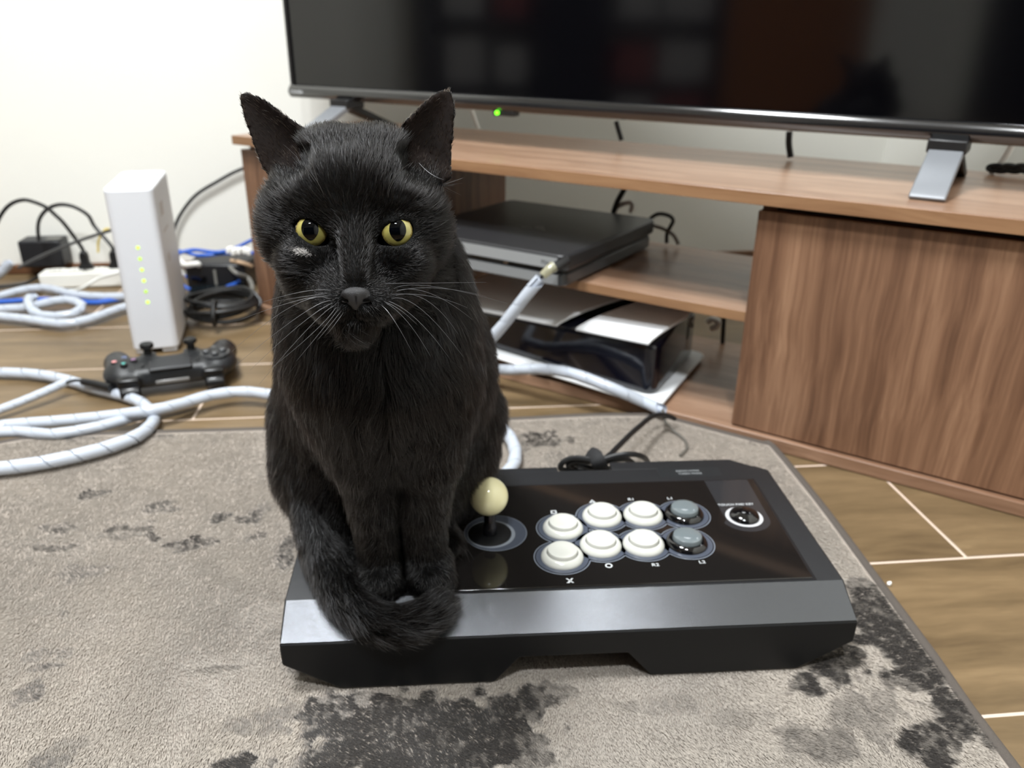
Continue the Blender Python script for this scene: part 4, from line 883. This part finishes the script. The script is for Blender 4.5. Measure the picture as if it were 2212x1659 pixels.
# tail curled round the paws on the front slope
TAIL = [(672, 1075, .125, 38), (688, 1140, .105, 40), (708, 1210, .088, 39), (738, 1278, .0815, 36), (786, 1328, .0755, 32), (838, 1349, .0735, 31), (888, 1345, .075, 30), (930, 1324, .079, 27), (952, 1308, .0815, 19)]
tp = [atz(a, b, c) for a, b, c, _ in TAIL]; tr = [r * depth(p) / F for p, (_, _, _, r) in zip(tp, TAIL)]
tsp = spline(tp, 6); trs = np.interp(np.linspace(0, len(tp) - 1, len(tsp)), range(len(tp)), tr)
for i in range(len(tsp) - 1): fld.cone(tsp[i], tsp[i + 1], trs[i], trs[i + 1], .003)
# nothing sinks into the controller's slope
c_, s_ = math.cos(-SA), math.sin(-SA); XX, YY = np.meshgrid(fld.ax[0], fld.ax[1], indexing='ij'); LY = s_ * (XX - SX) + c_ * (YY - SY)
zs = RZ + .0437 + np.clip(LY / .0322, 0, 1) * .0146 + .0011
fld.v = np.maximum(fld.v, (zs[:, :, None] - zz).astype(np.float32))
V, Fc = fld.mesh()
# light smoothing keeps the surface clean
me = quad_mesh('cat', V, Fc)
cat = link('cat', me, M_skin); tag(cat, 'black short-haired cat with yellow eyes sitting upright on the arcade controller', 'cat')
nv = len(me.vertices); V = np.empty(nv * 3, np.float32); me.vertices.foreach_get('co', V); V = V.reshape(-1, 3)
NR = np.empty(nv * 3, np.float32); me.vertex_normals.foreach_get('vector', NR); NR = NR.reshape(-1, 3)
qv = head_coords(V[:, 0].astype(np.float64), V[:, 1].astype(np.float64), V[:, 2].astype(np.float64)); VPX, VPY = persp(qv)
def ear_mask(qx, PX, PY):
    """0 none, 1 inside of an ear, 2 any part of an ear"""
    out = np.zeros(PX.shape, int)
    for ear in EARS:
        cm, v, t = ear_mid(PX, PY, ear); inn = (poly_sd(PX, PY, ear[0]) < 4) & (np.abs(qx[2] - cm) < 14) & (v > -.15)
        out[inn] = 2; out[inn & (qx[2] < cm) & (poly_sd(PX, PY, ear[0]) < -3)] = 1
    return out
em = ear_mask(qv, VPX, VPY)
tint = np.tile(np.array(lin((8, 8, 8))[:3]), (nv, 1)); brown = np.array(lin((17, 10, 7))[:3]); en = fbm(VPX.astype(float), VPY.astype(float), .03, 5)
tint[em == 1] = brown * (.35 + 1.2 * en[em == 1])[:, None]
ca = me.color_attributes.new('tint', 'FLOAT_COLOR', 'POINT'); ca.data.foreach_set('color', np.concatenate([tint, np.ones((nv, 1))], 1).astype(np.float32).reshape(-1))

# eyeballs: iris and pupil are caps lying on the ball
M_scl = mat('eye_dark', (12, 10, 9), .08, coat=1)
M_pup = mat('pupil', (2, 3, 5), .03, spec=.25)
m, nt, b = new_mat('iris'); N = nt.nodes; L = nt.links
tc = N.new('ShaderNodeTexCoord'); ln = N.new('ShaderNodeVectorMath'); ln.operation = 'LENGTH'; mp = N.new('ShaderNodeMapping'); mp.inputs['Scale'].default_value = (1, 1, 0)
L.new(tc.outputs['Object'], mp.inputs[0]); L.new(mp.outputs[0], ln.inputs[0]); dvn = N.new('ShaderNodeMath'); dvn.operation = 'DIVIDE'; dvn.inputs[1].default_value = 34 * hs; L.new(ln.outputs['Value'], dvn.inputs[0])
nz = N.new('ShaderNodeTexNoise'); nz.inputs['Scale'].default_value = 900; nz.inputs['Detail'].default_value = 4; L.new(tc.outputs['Object'], nz.inputs['Vector'])
ad = N.new('ShaderNodeMath'); ad.operation = 'MULTIPLY_ADD'; ad.inputs[1].default_value = .35; L.new(nz.outputs['Fac'], ad.inputs[0]); L.new(dvn.outputs[0], ad.inputs[2])
cr = N.new('ShaderNodeValToRGB'); el = cr.color_ramp.elements; cols = [(.62, (130, 126, 66)), (.85, (152, 145, 80)), (1.02, (162, 152, 84)), (1.13, (122, 106, 54)), (1.2, (40, 30, 14))]
while len(el) < 5: el.new(.5)
for e, (p, c) in zip(el, cols): e.position = min(1, p / 1.25); e.color = lin(c)
dv2 = N.new('ShaderNodeMath'); dv2.operation = 'DIVIDE'; dv2.inputs[1].default_value = 1.25; L.new(ad.outputs[0], dv2.inputs[0]); L.new(dv2.outputs[0], cr.inputs[0]); L.new(cr.outputs[0], b.inputs['Base Color'])
b.inputs['Roughness'].default_value = .3; b.inputs['Coat Weight'].default_value = 1; b.inputs['Coat Roughness'].default_value = .02; M_iris = m
Mh = Matrix((rv_, uv_, -dv_)).transposed()     # columns: right, up, towards the viewer
def cap(bm, r, rx, ry, top_pt=0, n=36, m_=8):
    """spherical cap whose rim is an ellipse rx, ry (pointed below)"""
    rings = []
    for j in range(m_ + 1):
        f = j / m_; row = []
        for i in range(n):
            a = 2 * math.pi * i / n; x = rx * f * math.cos(a); y = ry * f * math.sin(a)
            if top_pt and y < 0: x *= 1 - top_pt * (abs(y) / ry) ** 2
            row.append(bm.verts.new((x, y, math.sqrt(max(1e-9, r * r - x * x - y * y)))))
            if j == 0: break
        rings.append(row)
    for A, B in zip(rings, rings[1:]):
        for i in range(n):
            if len(A) == 1: bm.faces.new((A[0], B[i], B[(i + 1) % n]))
            else: bm.faces.new((A[i], B[i], B[(i + 1) % n], A[(i + 1) % n]))
    return bm
for (ex, ey, ec), (ix, iy), (px_, py_), lbl in zip(EC, ((672, 499), (858.5, 500)), ((669.5, 494), (859.5, 496.5)), ('yellow eye below which lies a pale mark', 'yellow eye')):
    c = Vector(hp(ex, ey, ec)); to = (ORG - c).normalized(); r_ = rv_ - to * rv_.dot(to); r_.normalize(); u_ = to.cross(r_)
    eb = BM(); bmesh.ops.create_uvsphere(eb, u_segments=32, v_segments=20, radius=ER * hs)
    e = obj('eye', eb, M_scl, cat, smooth=True); e['label'] = lbl; e.matrix_local = Matrix.Translation(c) @ Matrix((r_, u_, to)).transposed().to_4x4()
    ib = obj('iris', cap(BM(), ER * hs + .00012, 33.5 * hs, 33.5 * hs), M_iris, e, smooth=True); ib.rotation_euler = (R(-.0), R((ix - ex) * .9), 0)
    pb = obj('pupil', cap(BM(), ER * hs + .00024, 18.2 * hs, 24 * hs, .22), M_pup, e, smooth=True); pb.rotation_euler = (R((py_ - ey) * 1.3), R((px_ - ex) * 1.3), 0)
# nose leather
M_nose = mat('nose_leather', (20, 19, 21), .5, bump=.4, bscale=3000)
nf = Field(hp(769, 640, -62) - .016, hp(769, 640, -62) + .016, .0006)
def nell(px, py, c, ra, rb, rc, k=4, cut=False): nf.ell(hp(px, py, c), (ra * hs, rb * hs, rc * hs), HA, k * hs, cut)
nell(769, 634, -62, 30, 15, 17, 6); nell(769, 646, -62, 22, 16, 14, 6); nell(769, 660, -56, 9, 10, 10, 6)
for s in (-1, 1): nell(769 + s * 25, 643, -54, 13, 12, 14, 5)
for s in (-1, 1): nell(769 + s * 23, 650, -68, 8, 4.5, 9, 0, True); nell(769 + s * 31, 645, -64, 6, 3, 8, 0, True)
nell(769, 655, -76, 1.6, 16, 8, 0, True)
nV, nF = nf.mesh(); no = link('nose', quad_mesh('nose', nV, nF), M_nose, cat)

# ---- fur
m, nt, b = new_mat('cat_fur'); nt.nodes.remove(b); hb = nt.nodes.new('ShaderNodeBsdfHairPrincipled'); hb.parametrization = 'COLOR'
a = nt.nodes.new('ShaderNodeAttribute'); a.attribute_name = 'tint'; nt.links.new(a.outputs['Color'], hb.inputs['Color'])
hb.inputs['Roughness'].default_value = .2; hb.inputs['Radial Roughness'].default_value = .4; hb.inputs['Coat'].default_value = 0.0; hb.inputs['IOR'].default_value = 1.36
nt.links.new(hb.outputs[0], nt.nodes['Material Output'].inputs[0]); M_fur = m
tri = np.concatenate([Fc[:, [0, 1, 2]], Fc[:, [0, 2, 3]]]); A_, B_, C_ = V[tri[:, 0]], V[tri[:, 1]], V[tri[:, 2]]
cr_ = np.cross(B_ - A_, C_ - A_); ar = np.linalg.norm(cr_, axis=1) / 2; cen = (A_ + B_ + C_) / 3; nrm = cr_ / (2 * ar[:, None] + 1e-12)
vw = np.array(ORG) - cen; vw /= np.linalg.norm(vw, axis=1)[:, None]; fac = (nrm * vw).sum(1)
wgt = ar * np.where(fac > -.25, 1.0, .3) * np.where(cen[:, 1] < .53, 1.15, 1.0) * np.where(cen[:, 2] > .29, 1.5, 1.0)
NFUR = 250000
pick = RNG.choice(len(tri), NFUR, p=wgt / wgt.sum()); u = RNG.random(NFUR); v = RNG.random(NFUR); fl = u + v > 1; u[fl] = 1 - u[fl]; v[fl] = 1 - v[fl]
rt_ = A_[pick] + (B_ - A_)[pick] * u[:, None] + (C_ - A_)[pick] * v[:, None]
nn = NR[tri[pick, 0]] * (1 - u - v)[:, None] + NR[tri[pick, 1]] * u[:, None] + NR[tri[pick, 2]] * v[:, None]; nn /= np.linalg.norm(nn, axis=1)[:, None] + 1e-9
rt_ = rt_.astype(np.float64); nn = nn.astype(np.float64)
q = head_coords(rt_[:, 0], rt_[:, 1], rt_[:, 2]); PX, PY = persp(q); q3 = np.stack(q, 1)
earm = ear_mask(q, PX, PY); headm = (PY < 700) & (q[2] < 260) & ((np.abs(PX - 767) / 235) ** 2 + ((PY - 480) / 245) ** 2 < 1) | (earm > 0)
# nearest tail sample
TSP = np.array([list(p) for p in tsp]); low = np.where((rt_[:, 2] < .16) & (rt_[:, 1] < .66))[0]
dt = np.full(NFUR, 9.0); ti = np.zeros(NFUR, int)
for i in range(len(TSP)):
    d = np.linalg.norm(rt_[low] - TSP[i], axis=1) - trs[i]; m_ = d < dt[low]; dt[low[m_]] = d[m_]; ti[low[m_]] = i
tailm = (dt < .0035) & ~headm; TT = np.gradient(TSP, axis=0); TT /= np.linalg.norm(TT, axis=1)[:, None]
flow = np.tile(np.array([0, -.12, -1.0]), (NFUR, 1))
flow[:, 0] += np.where(rt_[:, 0] < -.03, -.25, .2)
nosep = hp(769, 640, -60); fh = rt_ - nosep; fh /= np.linalg.norm(fh, axis=1)[:, None]
fh = fh + np.where(q3[:, 1:2] < 40, -.15, .1) * HA[1][None] + .25 * HA[2][None]
flow[headm] = fh[headm]; flow[tailm] = TT[ti[tailm]]
for ear, s in zip(EARS, (0, 1)):
    mm = (earm > 0) & ((PX < 767) == (s == 0)); tv = hp(ear[1][0], ear[1][1], EARC + 4) - hp(ear[2][0], ear[2][1], EARC); flow[mm] = tv / np.linalg.norm(tv)
inner = earm == 1
flow += .15 * RNG.normal(size=flow.shape)
cl = np.stack([fbm(rt_[:, 0] + rt_[:, 1] * .3, rt_[:, 2] + rt_[:, 1] * .5, 130, 91 + i, 3) - .5 for i in range(3)], 1); flow += 1.5 * cl * np.where(headm | (earm > 0), .5, 1.0)[:, None]
flow -= nn * (flow * nn).sum(1)[:, None]; flow /= np.linalg.norm(flow, axis=1)[:, None] + 1e-9
# lengths
ln_ = np.full(NFUR, .0135); belly = (rt_[:, 2] < .2) & ~headm & ~tailm; ln_[belly] = .014
fdist = np.linalg.norm((q3 - np.array([2, -140, -60])) * np.array([1, 1, .8]), axis=1); ln_[headm] = np.interp(fdist[headm], [0, 60, 140, 260, 400], [.0016, .003, .0055, .0095, .012])
foreh = headm & (PY < 420) & (np.abs(PX - 767) < 150); ln_[foreh] = np.minimum(ln_[foreh], .0075)
leg = ~headm & ~tailm & (rt_[:, 1] < .545) & (rt_[:, 2] < .20); ln_[leg] = np.interp(rt_[leg, 2], [.075, .11, .2], [.004, .006, .011]); ln_[tailm] = .0125
ln_[earm == 2] = .0017; ln_[inner] = .0034
ln_ *= RNG.uniform(.6, 1.2, NFUR)
keep = ~(inner & (RNG.random(NFUR) > .16))
for poly, (ex, ey, ec) in zip((EYE_L, EYE_R), EC):
    sd = poly_sd(PX, PY, poly); near = headm & (np.abs(PX - ex) < 70) & (np.abs(PY - ey) < 60) & (q[2] < 70); keep &= ~(near & (sd < 3.5)); ln_[near] = np.minimum(ln_[near], np.interp(sd[near], [2, 10, 30], [.0008, .002, .005]))
keep &= ~((((PX - 769) / 32) ** 2 + ((PY - 643) / 17) ** 2 < 1) & (q[2] < -30))
lift = np.where(headm, .34, .42); lift[tailm] = .38; lift[earm > 0] = .3; lift = lift * RNG.uniform(.6, 1.4, NFUR)
d1 = flow + nn * (lift * 1.5)[:, None]; d1 /= np.linalg.norm(d1, axis=1)[:, None]; d2 = flow + nn * (lift * .5)[:, None] + np.array([0, 0, -.12]); d2 /= np.linalg.norm(d2, axis=1)[:, None]
k = keep; r0 = rt_[k] - nn[k] * .0003; m1 = rt_[k] + d1[k] * (ln_[k] * .35)[:, None]; m2 = m1 + (d1[k] * .5 + d2[k] * .5) * (ln_[k] * .35)[:, None]; tip = m2 + d2[k] * (ln_[k] * .33)[:, None]
# tips stay above the controller
for arr in (m1, m2, tip):
    ly = s_ * (arr[:, 0] - SX) + c_ * (arr[:, 1] - SY); zf = RZ + .0437 + np.clip(ly / .0322, 0, 1) * .0146 + .0015
    on = (ly > -.0005) & (arr[:, 0] < .33); arr[on, 2] = np.maximum(arr[on, 2], zf[on])
base = np.array([.0020, .0018, .0018]); tcol = base[None] * RNG.uniform(.5, 1.7, (k.sum(), 1)); warm = fbm(rt_[k, 0], rt_[k, 2], 40, 77); tcol = tcol * (1 + np.stack([.4 * warm, .15 * warm, 0 * warm], 1))
ink = inner[k]; tcol[ink] = np.array([.024, .016, .011]) * RNG.uniform(.5, 1.5, (ink.sum(), 1))
zr = r0[:, 2]; hau = np.clip((.25 - zr) / .1, 0, 1); gh = (RNG.random(len(r0)) < .06 + .10 * hau) & ~ink  # pale guard hairs and undercoat; colour also stands in for sheen and lower-body light
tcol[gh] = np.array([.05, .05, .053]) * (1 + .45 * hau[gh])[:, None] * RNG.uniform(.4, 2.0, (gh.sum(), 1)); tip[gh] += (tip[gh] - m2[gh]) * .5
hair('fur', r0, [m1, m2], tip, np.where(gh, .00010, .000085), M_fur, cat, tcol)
# pale scar below the eye, at the picture's left
NP = 260; sx_ = 655 + RNG.normal(0, 9, NP); sy_ = 541 + RNG.normal(0, 3.5, NP) + (sx_ - 655) * .28
from mathutils.bvhtree import BVHTree
bvh = BVHTree.FromPolygons([tuple(p) for p in V], [tuple(int(i) for i in f) for f in Fc])
def on_cat(px, py):
    h, n_, i_, d_ = bvh.ray_cast(ORG, ray(px, py).normalized()); return h, n_
rr_, mm_, tt_ = [], [], []
for x, y in zip(sx_, sy_):
    h, n_ = on_cat(x, y)
    if h is None: continue
    d = (HA[0] * random.uniform(-1.2, .2) - HA[1] * .6); rr_.append(np.array(h)); mm_.append(np.array(h) + np.array(n_) * .0012 + d * .001); tt_.append(np.array(h) + np.array(n_) * .0017 + d * .0026)
hair('pale_fur_mark', np.array(rr_), [np.array(mm_)], np.array(tt_), .00011, M_fur, cat, np.tile([.62, .52, .44], (len(rr_), 1)) * RNG.uniform(.5, 1.1, (len(rr_), 1)))
# whiskers: picture positions of root, middle and tip with the tip's depth offset
M_whi = mat('whisker', (84, 84, 86), .35)
WH = [((715, 628), (655, 630), (560, 655), -20), ((712, 640), (640, 650), (520, 690), -20), ((712, 645), (630, 662), (500, 760), -10), ((716, 650), (650, 680), (508, 790), -30), ((718, 655), (650, 700), (540, 800), -30), ((722, 660), (665, 710), (560, 830), -40), ((726, 664), (675, 720), (580, 800), -40), ((731, 668), (690, 720), (640, 780), -30), ((737, 672), (705, 712), (685, 735), -20), ((742, 675), (720, 705), (706, 722), -10), ((706, 634), (650, 642), (600, 650), 0),
      ((830, 612), (880, 612), (1050, 610), 0), ((848, 625), (930, 618), (1095, 655), 0), ((852, 630), (940, 622), (1050, 640), 0), ((858, 628), (930, 634), (1020, 690), 0), ((850, 640), (920, 648), (990, 722), -10), ((846, 645), (910, 668), (1000, 770), -10), ((838, 650), (900, 690), (968, 770), -20), ((834, 655), (880, 695), (930, 770), -20), ((830, 652), (862, 668), (900, 700), -20), ((824, 660), (850, 690), (890, 760), -20), ((846, 636), (930, 640), (1010, 665), -10),
      ((836, 425), (850, 385), (888, 352), -90), ((838, 428), (846, 400), (868, 372), -80), ((905, 352), (930, 375), (958, 388), -30), ((688, 405), (650, 350), (612, 312), -60), ((690, 408), (672, 350), (640, 292), -60), ((700, 425), (690, 400), (672, 372), -40), ((560, 468), (545, 464), (520, 470), 20)]
for a_, b_, c__, dc in WH:
    h, n_ = on_cat(*a_)
    if h is None: continue
    ca_ = head_coords(h.x, h.y, h.z)[2]; p1 = Vector(hp(b_[0], b_[1], ca_ + dc * .4 - 12)); p2 = Vector(hp(c__[0], c__[1], ca_ + dc))
    mid_ = p1; ctl = mid_ * 2 - (Vector(h) + p2) * .5
    pts = [Vector(h) * (1 - t) ** 2 + ctl * 2 * t * (1 - t) + p2 * t * t for t in [i / 10 for i in range(11)]]
    o = obj('whisker', tube(BM(), pts, lambda u: .00013 * (1 - u) + .00004, 5, 1), M_whi, cat, smooth=True)
